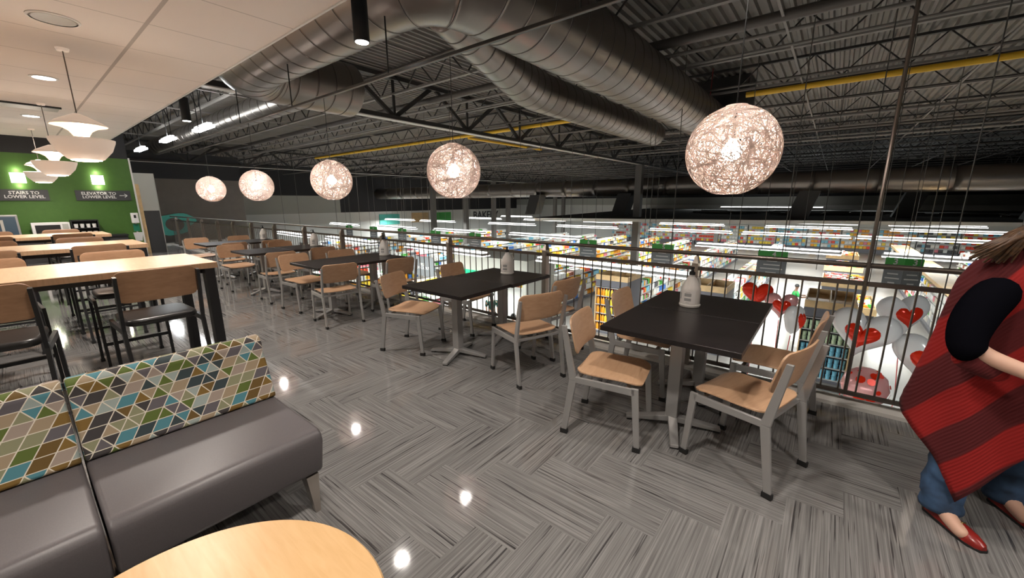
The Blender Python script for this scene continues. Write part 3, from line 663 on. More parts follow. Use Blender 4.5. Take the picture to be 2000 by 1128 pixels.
chairs = [(-1.056, 2.42, 10.6, 'birch chair in front, left side of the nearest table'), (-.26, 2.57, 163.6, 'birch chair in the foreground, right side of the nearest table'),
 (-.2, 3.27, 176, 'birch chair at the right of the nearest table, beside the railing'), (-1.12, 3.22, 3, 'birch chair at the left of the nearest table, beside the railing'),
 (-3.437, 2.584, 20.7, 'birch chair turned outward at the left front of the second table'), (-2.05, 2.78, 159, 'birch chair at the right front of the second table'),
 (-2.22, 3.42, 172, 'birch chair at the right of the second table, beside the railing'), (-3.42, 3.4, 8, 'birch chair at the left of the second table, beside the railing'),
 (-5.0, 2.55, 171, 'birch chair seen from behind at the right front of the middle table'), (-4.83, 3.32, 176, 'birch chair at the right of the middle table, beside the railing'),
 (-6.05, 2.62, 5, 'birch chair tucked in at the left front of the middle table'), (-6.0, 3.33, 0, 'birch chair at the left of the middle table, beside the railing'),
 (-8.45, 2.52, 3, 'birch chair facing out at the left front of the fourth table'), (-6.95, 2.62, 176, 'birch chair at the right front of the fourth table'),
 (-7.1, 3.35, 180, 'birch chair at the right of the fourth table, beside the railing'), (-8.4, 3.35, 0, 'birch chair at the left of the fourth table, beside the railing'),
 (-10.75, 2.55, 0, 'birch chair at the left end of the farthest table'), (-9.3, 2.7, 180, 'birch chair at the right front of the farthest table'),
 (-9.3, 3.4, 180, 'birch chair at the right of the farthest table, beside the railing'), (-10.7, 3.35, 0, 'birch chair at the left of the farthest table, beside the railing')]
for i, (x_, y_, a, lab) in enumerate(chairs): place(cht, i, (x_, y_, 0), D(a), lab)

# ---- jugs
jg = empty('sanitiser_jug', (0, 0, 0), 0, 'x', 'jug', 'white pump jugs on the tables')
MB().lathe([(0, 0), (.072, 0), (.078, .008), (.078, .018), (.073, .024), (.073, .14), (.069, .15), (.05, .195), (.03, .228), (.021, .238), (.021, .25), (0, .25)], seg=32).build('bottle', M['jug'], jg, smooth=True)
MB().tube([(.03, .045, .225), (.035, .062, .2), (.038, .075, .165), (.03, .066, .15)], .009, 8).build('handle', M['jug'], jg, smooth=True)
MB().lathe([(.023, .25), (.023, .27), (.012, .275), (.008, .295), (.014, .297), (.014, .31), (0, .31)], seg=16).tube([(0, 0, .304), (-.03, -.012, .303), (-.042, -.018, .294)], .005, 6).build('pump', M['black'], jg, smooth=True)
b = MB(); b.grid(lambda u, v: Vector((.0742*math.cos(-2.35+u*1.7), .0742*math.sin(-2.35+u*1.7), .032+v*.1)), 14, 2); lb = b.build('label', M['jug_label'], jg)
b = MB()
for (u0, u1, v0, v1) in ((.35, .75, .55, .8), (.35, .75, .2, .42), (.42, .7, .85, .88), (.45, .65, .05, .08), (.02, .1, .3, .8)):
    b.grid(lambda u, v: Vector((.0747*math.cos(-2.35+(u0+u*(u1-u0))*1.7), .0747*math.sin(-2.35+(u0+u*(u1-u0))*1.7), .032+(v0+v*(v1-v0))*.1)), 8, 2)
b.build('print', M['print_grey'], lb)
jt = tree(jg)
for i, (x_, y_, lab) in enumerate([(-.80, 3.25, 'white pump jug on the nearest black table'), (-2.86, 3.50, 'white pump jug on the second nearest table'), (-5.42, 3.60, 'white pump jug on the middle table'), (-7.7, 3.6, 'white pump jug on the fourth table'), (-10.1, 3.6, 'white pump jug on the farthest table')]):
    place(jt, i, (x_, y_, .741), -.15+.3*i, lab)

# ================================================================ LONG BAR TABLES AND STOOLS
def long_table():
    t = empty('bar_height_table', (0, 0, 0), 0, 'x', 'table', 'long birch bar-height tables')
    MB().box(-.49, -2.3, 1.0, .49, 0, 1.05).build('tabletop', M['birch_top'], t, bevel=.004)
    for x_ in (-.44, .44):
        for y_ in (-.06, -2.24): MB().box(x_-.045, y_-.035, 0, x_+.045, y_+.035, .999).build('leg', M['black_metal'], t)
    MB().box(-.4, -2.24, .955, .4, -.06, .995).build('apron', M['black_metal'], t); return t
lt_ = tree(long_table())
for i, (x_, lab) in enumerate([(-4.66, 'nearest long birch bar table, front left'), (-7.33, 'second long birch bar table behind the nearest'), (-10.15, 'farthest long birch bar table before the green wall')]): place(lt_, i, (x_, 1.09, 0), 0, lab)
def stool():   # faces -X locally +X forward
    t = empty('bar_stool', (0, 0, 0), 0, 'x', 'bar stool', 'black framed bar stools at the long tables')
    def bf(u, v): return Vector((-.225-v*.18-.03*math.cos(u/.235*1.5)+.03, u, .985+v))
    sheet(rr_outline(.46, .225, .05), bf, .012, 'backrest', M['stool_back'], t)
    b = MB(); b.prism(rr_outline(.43, .42, .08), 'z', .70, .75); b.build('seat', M['black_vinyl'], t, bevel=.02, seg=4, smooth=True)
    for s in (-1, 1):
        y = .228*s
        f = MB().bar((.26, y, .02), (.19, y, .70), .022, .035).build('leg', M['black_metal'], t); MB().box(.24, y-.016, 0, .28, y+.016, .03).build('foot_cap', M['dark_rubber'], f)
        f = MB().bar((-.30, y, .02), (-.20, y, .68), .022, .04).bar((-.20, y, .68), (-.262, y, 1.07), .02, .036).build('leg', M['black_metal'], t); MB().box(-.32, y-.016, 0, -.28, y+.016, .03).build('foot_cap', M['dark_rubber'], f)
        MB().box(-.2, y-.011, .66, .19, y+.011, .70).build('side_rail', M['black_metal'], t)
    MB().box(.215, -.22, .28, .245, .22, .31).build('footrest', M['black_metal'], t); MB().box(-.275, -.22, .34, -.25, .22, .36).build('back_stretcher', M['black_metal'], t)
    return t
stt = tree(stool()); k = 0
for i, X in enumerate((-4.66, -7.33, -10.15)):
    for side, dx, a in (('near', .70 if i == 0 else .62, 180), ('far', -.62, 0)):
        for j, y_ in enumerate((.60, -.17, -.95)):
            if j == 2 and i == 0 and side == 'near': continue
            ang = a+[(2, -8, 3), (0, 4, -3)][side == 'far'][j]+i
            nm = ['nearest', 'second', 'farthest'][i]
            pos = ['right-hand', 'middle', 'left-hand'][j]
            place(stt, k, (X+dx+(0, .03, 0)[j], y_, 0), D(ang), 'black bar stool with birch back, %s on the %s side of the %s bar table' % (pos, side, nm)); k += 1

# ================================================================ BANQUETTE AND ROUND TABLE
def bench(lab, y0, y1):
    t = empty('banquette_bench', (-2.25, (y0+y1)/2, 0), 0, lab, 'bench', 'upholstered bench modules'); h = (y1-y0)/2-.002
    # seat block with waterfall edge (x toward +)
    prof = [(-.30, .20), (.32, .20), (.375, .22), (.415, .40), (.405, .44), (.375, .458), (-.14, .462), (-.30, .462)]
    MB().prism(prof, 'y', -h, h).build('seat_cushion', M['grey_vinyl'], t, smooth=True, bevel=.02, seg=3)
    pts = [(-.24, .43), (-.12, .47), (-.17, .60), (-.225, .72)]
    for k_ in range(9):
        a = math.radians(20+k_*20); pts.append((-.285+.062*math.cos(a), .757+.05*math.sin(a)))
    pts += [(-.37, .70), (-.36, .30), (-.30, .20)]
    MB().prism(pts, 'y', -h, h, uv=True).build('back_cushion', M['mosaic'], t, smooth=True, bevel=.012, seg=3)
    for x_, y_ in ((.31, h-.05), (.31, -h+.05), (-.30, h-.05), (-.30, -h+.05)):
        sx = .05 if x_ > 0 else -.05
        MB().hexa([(x_+sx-.014, y_-.012, 0), (x_+sx+.014, y_-.012, 0), (x_+sx+.014, y_+.012, 0), (x_+sx-.014, y_+.012, 0), (x_-.04, y_-.03, .2), (x_+.045, y_-.03, .2), (x_+.045, y_+.03, .2), (x_-.04, y_+.03, .2)]).build('leg', M['steel'], t)
bench('upholstered bench module with triangle patterned back, at the open right end', .035, .80); bench('upholstered bench module cut by the left picture edge', -.735, .030)
rt = empty('round_table', (-1.03, .065, 0), 0, 'round maple topped low table cut off by the bottom edge', 'table')
MB().lathe([(0, .47), (.44, .47), (.462, .478), (.464, .492), (.458, .5), (0, .5)], seg=96).build('tabletop', M['round_top'], rt, smooth=True); MB().tube([(0, 0, .02), (0, 0, .469)], .035, 20).build('pedestal', M['silver'], rt, smooth=True); MB().lathe([(0, 0), (.25, 0), (.25, .012), (.04, .022), (0, .022)], seg=48).build('base_disc', M['silver'], rt)

# ================================================================ PEOPLE
def skin(name, chains, m, parent, sub=2, root=0):
    # chains: list of lists of (x,y,z,r); points equal are merged
    verts, edges, rad, idx = [], [], [], {}
    for ch in chains:
        prev = None
        for x_, y_, z_, r_ in ch:
            key = (round(x_, 4), round(y_, 4), round(z_, 4))
            if key not in idx: idx[key] = len(verts); verts.append(key); rad.append(r_)
            i = idx[key]
            if prev is not None: edges.append((prev, i))
            prev = i
    me = bpy.data.meshes.new(name); me.from_pydata(verts, edges, []); me.materials.append(m)
    o = bpy.data.objects.new(name, me); C.objects.link(o)
    if parent: o.parent = parent
    q = o.modifiers.new('skin', 'SKIN'); q.use_smooth_shade = True
    for i, r_ in enumerate(rad): rr_ = r_ if isinstance(r_, tuple) else (r_, r_); me.skin_vertices[0].data[i].radius = rr_; me.skin_vertices[0].data[i].use_root = (i == root)
    s_ = o.modifiers.new('sub', 'SUBSURF'); s_.levels = s_.render_levels = sub
    return o
wm = empty('person', (0, 0, 0), 0, 'person in a red striped knit poncho, jeans and red loafers leaning at the right edge', 'person')
HX, HY, HZ = .80, 2.80, 1.46
body = skin('body', [[(.80, 2.88, .86, .13), (.79, 2.86, 1.02, .12), (.78, 2.85, 1.18, .14), (.79, 2.84, 1.30, .06), (.80, 2.81, 1.37, .05), (HX, HY, HZ-.03, .075), (HX, HY, HZ+.06, .085)],
 [(.78, 2.85, 1.18, .14), (.63, 2.79, 1.13, .045), (.53, 2.62, .93, .042), (.60, 2.54, .885, .038), (.76, 2.46, .845, .030), (.80, 2.445, .84, .034), (.845, 2.43, .838, .030)],
 [(.78, 2.85, 1.18, .14), (.96, 2.92, 1.17, .055), (1.06, 2.82, .95, .04), (1.02, 2.62, .88, .032), (.93, 2.5, .86, .03)],
 [(.80, 2.88, .86, .13), (.71, 2.82, .80, .085), (.65, 2.72, .47, .06), (.60, 2.665, .10, .042), (.625, 2.60, .045, .035), (.67, 2.50, .03, .028)],
 [(.80, 2.88, .86, .13), (.90, 2.95, .80, .085), (.89, 2.95, .47, .06), (.875, 2.965, .10, .042), (.895, 2.90, .045, .035), (.93, 2.80, .03, .028)]], M['skin'], wm)
for dx, dy, dz, l in ((.0, -.018, .012, .07), (.004, -.008, .004, .078), (.004, .004, -.004, .072), (.002, .014, -.012, .058)):
    skin('finger', [[(.86+dx, 2.425+dy, .842+dz, .009), (.86+dx+l*.5, 2.42+dy, .838+dz, .0085), (.86+dx+l*.8, 2.435+dy, .822+dz, .008), (.86+dx+l*.85, 2.455+dy, .808+dz, .007)]], M['skin'], wm, 1)
skin('thumb', [[(.80, 2.43, .865, .011), (.83, 2.43, .885, .010), (.865, 2.43, .882, .009)]], M['skin'], wm, 1)
# face features (turned to the right, mostly beyond the frame)
b = MB(); b.lathe([(0, -.012), (.009, -.008), (.012, 0), (.009, .008), (0, .012)], (HX+.088, HY-.05, HZ+.02), 10); b.lathe([(0, -.012), (.009, -.008), (.012, 0), (.009, .008), (0, .012)], (HX+.095, HY+.012, HZ+.02), 10); b.build('eyes', M['letters'], wm, smooth='full')
skin('nose', [[(HX+.09, HY-.025, HZ+.03, .008), (HX+.118, HY-.032, HZ-.008, .012)]], M['skin'], wm, 1); skin('mouth', [[(HX+.092, HY-.05, HZ-.045, .006), (HX+.103, HY-.027, HZ-.047, .008), (HX+.098, HY, HZ-.045, .006)]], M['loafer'], wm, 1)
# hair: cap and long strands over the shoulder
b = MB(); b.lathe([(0, .125), (.05, .118), (.09, .085), (.112, .03), (.115, -.03), (.10, -.08), (.085, -.1)], (HX-.018, HY+.01, HZ+.01), 28); b.build('hair', M['hair'], wm, smooth='full')
rnd = random.Random(5)
for k in range(60):
    a = rnd.uniform(0, 1); sx_, sy_ = HX-.10+rnd.uniform(-.012, .03), HY-.06+a*.13
    ex, ey, ez = .535+rnd.uniform(-.02, .10), 2.68+a*.10, 1.34-rnd.uniform(0, .07)
    h1 = skin if False else None
    bb = MB() if k == 0 else bb
    bb.tube([(sx_+.03, sy_, HZ+.05), (sx_, sy_, HZ-.02), (sx_*.6+ex*.4, sy_*.6+ey*.4, HZ-.06-.01*a), (ex, ey, ez)], [.012, .014, .012, .003], 6)
bb.build('hair_strands', M['hair'], wm, smooth='full')
# poncho
hem = [(0, .33, .60), (45, .30, .60), (90, .28, .58), (135, .30, .54), (165, .36, .52), (182, .385, .50), (200, .36, .44), (222, .34, .32), (240, .31, .15), (254, .285, .30), (270, .29, .46), (292, .31, .57), (325, .33, .60), (360, .33, .60)]
def hemf(a):
    for (a0, r0, z0), (a1, r1, z1) in zip(hem, hem[1:]):
        if a0 <= a <= a1: t_ = (a-a0)/(a1-a0); return r0+(r1-r0)*t_, z0+(z1-z0)*t_
CXp, CYp = .785, 2.85
def pon(u, v):
    a = u*360 % 360; th = math.radians(a); r1, z1 = hemf(a)
    prof = [(0, .065, 1.345), (.06, .085, 1.33), (.14, .215, 1.275), (.25, .265, 1.16), (.5, None, None), (1, r1, z1)]
    mid = (.5, .24+(r1-.24)*.45, 1.14+(z1-1.14)*.42); prof[4] = mid
    for p0, p1 in zip(prof, prof[1:]):
        if p0[0] <= v <= p1[0]+1e-9: t_ = (v-p0[0])/(p1[0]-p0[0]); r_ = p0[1]+(p1[1]-p0[1])*t_; z_ = p0[2]+(p1[2]-p0[2])*t_; break
    ell = 1 if v > .6 else (.72+.28*v/.6)
    r_ += .012*math.sin(th*9+z_*4)*min(1, v*1.5)
    return Vector((CXp+r_*math.cos(th), CYp+r_*math.sin(th)*ell, z_))
b = MB(); b.grid(pon, 72, 26, wrap=True); b.build('poncho', M['knit'], wm, smooth='full', solid=.012)
skin('sleeve', [[(.66, 2.72, 1.19, .075), (.585, 2.66, 1.12, .085), (.53, 2.585, .99, .082), (.535, 2.545, .90, .072), (.575, 2.53, .875, .052)]], M['black_knit'], wm)
skin('poncho_cuff', [[(.50, 2.60, .87, .06), (.60, 2.55, .845, .055), (.68, 2.56, .80, .05)]], M['knit'], wm)
b = MB()
for pts in ([(.80, 2.88, .95), (.74, 2.83, .80), (.66, 2.74, .47), (.605, 2.68, .22), (.602, 2.665, .06), (.602, 2.664, .045)], [(.80, 2.89, .95), (.90, 2.95, .80), (.885, 2.955, .47), (.87, 2.97, .22), (.872, 2.965, .06), (.872, 2.965, .045)]):
    b.tube([Vector(pts[0]).lerp(Vector(pts[1]), .5)]+pts[1:] if False else pts, [.13, .125, .092, .082, .078, .074], 20)
bmesh.ops.subdivide_edges(b.bm, edges=[e for e in b.bm.edges if abs(e.verts[0].co.z-e.verts[1].co.z) > .1], cuts=7)
for v in b.bm.verts:
    if .05 < v.co.z < .8: k_ = .006*math.sin(v.co.z*46+math.atan2(v.co.y-2.7, v.co.x-.6)*2)+.003*math.sin(v.co.z*110); c_ = Vector((.605 if v.co.x < .75 else .87, 2.7 if v.co.x < .75 else 2.96, v.co.z)); v.co += (v.co-c_).normalized()*k_
b.build('jeans', M['denim'], wm, smooth='full')
for px, py, ang in ((.605, 2.645, D(-55)), (.878, 2.94, D(-62))):
    s_ = empty('loafer', (px, py, 0), ang); s_.parent = wm; s_.name = 'loafer'
    b = MB()
    secs = [(-.05, .030, .055), (0, .034, .05), (.06, .036, .052), (.11, .040, .05), (.155, .039, .040), (.19, .028, .03), (.205, .012, .02)]
    rings = []
    for x_, w_, h_ in secs: rings.append([b.bm.verts.new((x_, w_*math.cos(t_), .012+max(0, h_*math.sin(t_)) if math.sin(t_) > 0 else .008)) for t_ in [2*math.pi*k_/14 for k_ in range(14)]])
    for i in range(len(rings)-1):
        for k_ in range(14): b.face([rings[i][k_], rings[i][(k_+1) % 14], rings[i+1][(k_+1) % 14], rings[i+1][k_]])
    b.face(rings[0][::-1]); b.face(rings[-1]); u_ = b.build('upper', M['loafer'], s_, smooth=True)
    MB().tube([(.095, -.02, .058), (.10, 0, .064), (.095, .02, .058)], .004, 6).build('buckle', M['gold'], s_); b = MB(); b.prism([(-.055, -.03), (-.055, .03), (0, .035), (.11, .042), (.17, .038), (.207, .015), (.207, -.015), (.17, -.038), (.11, -.042), (0, -.035)], 'z', 0, .012); b.build('sole', M['dark_rubber'], s_)
def shopper(loc, rz, shirt, skinm, lab, reach=True):
    t = empty('person', loc, rz, lab, 'person')
    A = [(0, 0, .95, .10), (0, 0, 1.12, .11), (.02, 0, 1.32, .13), (.03, 0, 1.45, .055), (.05, 0, 1.52, .05), (.06, 0, 1.60, .08), (.06, 0, 1.68, .08)]
    ar = [(.02, 0, 1.32, .13), (.04, -.2, 1.38, .055), (.16, -.24, 1.18, .042), (.42, -.2, 1.2, .032), (.5, -.19, 1.21, .035)] if reach else [(.02, 0, 1.32, .13), (.02, -.21, 1.38, .055), (.03, -.25, 1.12, .042), (.12, -.24, .90, .032), (.14, -.23, .82, .035)]
    al = [ar[0]]+[(p[0], -p[1], p[2], p[3]) for p in ar[1:]]
    lg = [[(0, 0, .95, .10), (0, s*.1, .85, .085), (.02, s*.11, .48, .058), (-.02, s*.11, .09, .042), (.13, s*.12, .04, .035)] for s in (-1, 1)]
    skin('body', [A, ar, al]+lg, skinm, t, 1)
    def inf(ch, d): return [(a_, b_, c_, r_+d) for a_, b_, c_, r_ in ch]
    skin('shirt', [inf(A[:3]+[(.03, 0, 1.42, .07)], .025), inf(ar[:3], .02), inf(al[:3], .02)], shirt, t, 1)
    skin('trousers', [inf(l[:4], .02) for l in lg], M['dark_trousers'], t, 1)
    b = MB(); b.lathe([(0, .1), (.06, .085), (.095, .03), (.09, -.03)], (.05, 0, 1.66), 14); b.build('hair', M['black'], t, smooth='full')
    b = MB()
    for s in (-1, 1): b.box(-.04, s*.12-.04, 0, .2, s*.12+.04, .05)
    b.build('shoes', M['black'], t, bevel=.01)
    b = MB()
    for s in (-1, 1): b.box(.138, s*.03-.01, 1.665, .145, s*.03+.01, 1.677)
    b.box(.14, -.02, 1.6, .148, .02, 1.608); b.build('face_features', M['dark_skin'], t)
    return t
shopper((-.95, 22.4, ZS), .25, M['green_shirt'], M['dark_skin'], 'person in a green shirt reaching into a crate display on the store floor')
shopper((-11.0, 12.4, ZS), 2.2, M['dark_green'], M['skin'], 'person in a dark green top seen under the second table', False)
shopper((-8.3, 10.4, ZS), 1.0, M['dark_trousers'], M['skin'], 'person in dark clothes below the second table, beside the bright shelves', False)

# ================================================================ STORE: shelving
def gondola(L_):
    t = empty('shelving_gondola', (0, 0, ZS), 0, 'x', 'shelving', 'long double sided shelving rows of the store')
    MB().box(-.03, 0, .12, .03, L_, 1.85).build('back_panel', M['shelf_metal'], t); MB().box(-.5, 0, 0, .5, L_, .12).build('base', M['shelf_dark'], t)
    for z_ in (.45, .8, 1.15, 1.5): MB().box(-.42, 0, z_, .42, L_, z_+.03).build('shelf', M['shelf_metal'], t)
    MB().box(-.44, -.05, 0, .44, -.001, 1.85).build('end_panel', M['grating'], t)
    return t
def goods(L_, seed, y0=0, bias=None):
    b = MB(); rnd = random.Random(seed)
    for z_, h_ in ((.121, .3), (.481, .29), (.831, .29), (1.181, .29), (1.531, .28)):
        for s in (-1, 1):
            y = y0
            while y < L_-.15:
                run = rnd.choice((1, 2, 3)); c = rnd.choice(bias) if bias and rnd.random() < .45 else rnd.choice([5, 6, 12, 13, 5, 6, 0, 1, 2, 3, 4, 7, 8, 9, 10, 11]); w_ = rnd.uniform(.12, .3); hh = h_*rnd.uniform(.55, .95)
                for _ in range(run):
                    if y+w_ > L_-.05: break
                    d0 = rnd.uniform(.0, .04); x0, x1 = (.06, .40-d0) if s > 0 else (-.40+d0, -.06)
                    b.box(x0, y, z_, x1, y+w_*.92, z_+hh, c); y += w_
                y += .01
    return b
GX = [(-35.4, [5, 6, 1]), (-39.3, [5, 6, 8]), (-3.45, [6, 5, 13]), (-7.15, [6, 5, 8]), (-11.35, [1, 2, 5]), (-14.55, [1, 2, 5]), (-18.25, [2, 2, 5]), (-21.95, [5, 6, 4]), (-25.65, [5, 10, 6]), (4.3, [6, 5, 13, 12]), (8.0, [7, 6, 12])]; GX = GX[2:]+GX[:2]
gt = tree(gondola(26)); labs = ['beyond the dark columns at far left', 'farthest of all at the left, before the white wall', 'ending in the soap crate display right of the jug', 'behind the soda end display', 'left of the aisle six sign', 'behind the self checkout sign', 'with yellow goods seen past the middle table', 'farther left with white goods', 'farthest left', 'right of the wide aisle under the aisle three sign', 'at the right edge behind the person in red']; labs = labs[2:]+labs[:2]
for i, (gx, bias) in enumerate(GX):
    place(gt, i, (gx, 17.2, ZS), 0, 'long white double sided shelving row '+labs[i]) if True else None
    if gx == 4.3: q_ = MB().box(-.5, 0, 1.95, .5, 26, 2.1).build('wood_cap', M['crate'], [o for o in bpy.data.objects if o.get('label') == 'long white double sided shelving row '+labs[i]][0])
    near = 2.4 if gx in (-3.45, -7.15, 4.3) else 0
    tag(goods(26, i, near, bias).build('packaged_goods', PM, loc=(gx, 17.2, ZS)), 'mixed packaged goods filling the shelving row '+labs[i], 'packaged goods', None, 'stuff')
# nearest goods as individual boxes
boxes = []
for c in range(14): o = MB().box(-.15, 0, 0, .15, .17, .24).build('grocery_box', PM[c]); boxes.append(o)
used = set(); rnd = random.Random(11)
for gx, gl in ((-3.45, 'shelf row near the nearest jug'), (-7.15, 'shelf row behind the sodas'), (4.3, 'shelf row right of the wide aisle')):
    for z_ in (.481, .831, 1.181, 1.531):
        for s in (-1, 1):
            for k_ in range(12):
                c = rnd.randrange(14); q = boxes[c]
                if c in used: q = q.copy(); C.objects.link(q)
                used.add(c); q.location = (gx+s*.235, 17.2+k_*.19+.03, ZS+z_); q.scale = (1, 1, rnd.uniform(.6, 1.1))
                tag(q, 'small grocery box at the near end of the %s' % gl, 'grocery box', 'grocery boxes, '+gl)
for c in range(14):
    if c not in used: bpy.data.objects.remove(boxes[c])
# shorter racks nearer, left part of the store (produce and snack racks by the checkouts)
for i, (rx, ry, ln, bias, lab) in enumerate([(-15.5, 8.5, 5, [2, 1, 5], 'nearest the railing under the middle table'), (-19.5, 9, 6, [2, 2, 1], 'with yellow packets left of the middle jug'), (-23.5, 9, 6, [9, 0, 5], 'with pink and red packets behind the fourth table'), (-27.2, 9, 6, [4, 5, 2], 'farthest left beyond the fourth jug'), (-13.0, 8.5, 2.2, [0, 5, 3], 'short one with red packets')]):
    t = empty('snack_rack', (rx, ry, ZS), 0, 'tall freestanding snack rack '+lab, 'rack', 'snack racks by the checkouts')
    MB().box(-.03, 0, .12, .03, ln, 1.85).build('back_panel', M['shelf_metal'], t); MB().box(-.45, 0, 0, .45, ln, .12).build('base', M['shelf_dark'], t)
    for z_ in (.45, .8, 1.15, 1.5): MB().box(-.42, 0, z_, .42, ln, z_+.03).build('shelf', M['shelf_metal'], t)
    tag(goods(ln, 40+i, 0, bias).build('snack_packets', PM, loc=(rx, ry, ZS)), 'bright packets filling the snack rack '+lab, 'snack packets', None, 'stuff')

# end displays with crate tops
def crate_display(name, x0, x1, y0, y1, zt, lab, empty_top=True):
    t = empty(name, ((x0+x1)/2, y0, ZS), 0, lab, 'display unit'); hw = (x1-x0)/2; d = y1-y0; h = zt-ZS
    MB().box(-hw, .35, .1, hw, d, h-.5).build('cabinet', M['shelf_dark'], t)
    MB().box(-hw, 0, 0, hw, d, .1).build('base', M['shelf_dark'], t)
    for s in (-1, 1): MB().box(s*hw-.015, 0, .1, s*hw+.015, .35, h-.5).build('side_panel', M['crate'], t)
    b = MB()
    for (a, c, e, f) in ((-hw, 0, hw, .03), (-hw, d-.03, hw, d), (-hw, .03, -hw+.03, d-.03), (hw-.03, .03, hw, d-.03), (-.015, .03, .015, d-.03)): b.box(a, c, h-.22, e, f, h)
    b.box(-hw+.03, .03, h-.21, hw-.03, d-.03, h-.19); b.build('crate_top', M['crate'], t)
    MB().box(-hw, 0, h-.5, hw, d, h-.221).build('header_panel', M['shelf_dark'] if name != 'x' else M['crate'], t)
    for z_ in shelf_z(h): MB().box(-hw+.02, .0, z_-.02, hw-.02, .349, z_).build('shelf', M['shelf_metal'], t)
    return t, hw, h
def shelf_z(h): return [.12+.38*i for i in range(int((h-.62)/.38)+1)]
def bottle_proto(m, name='soda_bottle'): return MB().lathe([(0, 0), (.05, 0), (.055, .02), (.055, .19), (.04, .24), (.017, .28), (.017, .3), (0, .3)], seg=10, mis=[0, 0, 0, 0, 0, 1, 1]).build(name, [m, PM[0]], smooth=True)
t, hw, h = crate_display('soda_display', -7.55, -6.15, 15.2, 16.7, -1.45, 'end display of coloured sodas with a wooden crate top, under the gap between chairs')
protos = [bottle_proto(PM[1]), bottle_proto(PM[2]), bottle_proto(PM[11]), bottle_proto(PM[3])]; seen = set()
for zi, z_ in enumerate(shelf_z(h)[:-1]):
    for k_ in range(11):
        c = (k_*4)//11; q = protos[c]
        if c in seen: q = q.copy(); C.objects.link(q)
        seen.add(c); q.location = (-7.46+k_*.122, 15.32, ZS+z_+.001); tag(q, '%s soda bottle on the crate topped end display' % ['orange', 'yellow', 'dark cola', 'green'][c], 'soda bottle', 'sodas on the end display')
t, hw, h = crate_display('yogurt_display', -.35, .90, 15.0, 17.2, -1.45, 'refrigerated end display with blue tubs and a crate top, in the wide aisle')
tubp = MB().lathe([(0, 0), (.05, 0), (.062, .13), (.066, .135), (0, .14)], seg=12).build('yogurt_tub', PM[10], smooth=True); tub2 = MB().lathe([(0, 0), (.05, 0), (.062, .13), (.066, .135), (0, .14)], seg=12).build('yogurt_tub', mat('pale_green_tub', (.5, .62, .42), .5), smooth=True); n0 = [0, 0]
for zi, z_ in enumerate(shelf_z(h)[:-1]):
    for lv in (0, 1):
        for k_ in range(8):
            c = 0 if zi < 3 else 1; q = (tubp, tub2)[c]
            if n0[c]: q = q.copy(); C.objects.link(q)
            n0[c] += 1; q.location = (-.24+k_*.148, 15.1, ZS+z_+.001+lv*.141); tag(q, ['light blue tub stacked on the lower shelves of the aisle end display', 'pale green tub on the upper shelf of the aisle end display'][c], 'tub', 'tubs on the end display')
crate_display('crate_display', -3.95, -2.6, 15.4, 16.9, -1.45, 'wooden crate topped end display right behind the nearest jug')
# islands with produce in the wide aisle
for i, (iy, zt) in enumerate([(21.0, -2.7), (26.5, -2.6), (32, -2.5), (38, -2.4)]):
    lab = ['low wooden crate island beside the person in green', 'low crate island behind the one beside the person in green', 'third crate island up the wide aisle', 'farthest crate island in the wide aisle'][i]
    t = empty('produce_island', (.9, iy, ZS), 0, lab, 'display unit', 'crate islands in the wide aisle')
    MB().box(-.9, 0, 0, .9, 2.8, zt-ZS-.25).build('plinth', M['shelf_dark'], t); b = MB()
    h = zt-ZS
    for (a, c, e, f) in ((-.95, -.05, .95, 0), (-.95, 2.8, .95, 2.85), (-.95, 0, -.9, 2.8), (.9, 0, .95, 2.8), (-.02, 0, .02, 2.8), (-.9, 1.38, .9, 1.42)): b.box(a, c, h-.3, e, f, h)
    b.build('crate_rim', M['crate'], t)
    b = MB(); rnd = random.Random(i)
    for _ in range(150): x_, y_ = rnd.uniform(-.85, .7), rnd.uniform(.05, 2.6); b.box(x_, y_, h-.249, x_+.15, y_+.15, h-.05+rnd.uniform(0, .15), rnd.choice([0, 3, 5, 7, 2, 1, 6] if x_ > 0 else [0, 9, 5, 6]))
    tag(b.build('packed_produce', PM, loc=(.9, iy, ZS)), 'loose packed produce heaped in the '+lab, 'produce', None, 'stuff')
# refrigerated cases along the back wall
rc = empty('wall_display_case', (0, 57, ZS), 0, 'upright display case along the far back wall of the store', 'display case', 'cases along the back wall')
MB().box(0, .3, 0, 2.9, .9, 2.6).build('cabinet', M['store_white'], rc); MB().box(0, -.2, 0, 2.9, .3, .4).build('bin', M['shelf_dark'], rc); MB().box(0, 0, 2.45, 2.9, .3, 2.6).build('header', M['shelf_metal'], rc)
for z_ in (.8, 1.25, 1.7, 2.1): MB().box(0, 0, z_, 2.9, .3, z_+.04).build('shelf', M['shelf_metal'], rc)
rct = tree(rc); k = 0
for j in range(13): place(rct, k, (-26+j*3.0, 57, ZS), 0, 'upright display case along the far back wall of the store'); k += 1
b = MB(); rnd = random.Random(9)
for j in range(13):
    c0 = rnd.choice(range(14))
    for z_ in (.41, .85, 1.3, 1.75, 2.15):
        for q in range(9):
            c = c0 if rnd.random() < .35 else rnd.choice([5, 6, 12, 2, 0, 10, 9]); x_ = -26+j*3+.05+q*.31; b.box(x_, 57.02, ZS+z_, x_+.28, 57.28, ZS+z_+.27, c)
tag(b.build('chilled_goods', PM), 'pastel packaged goods lining the back wall cases', 'packaged goods', None, 'stuff')
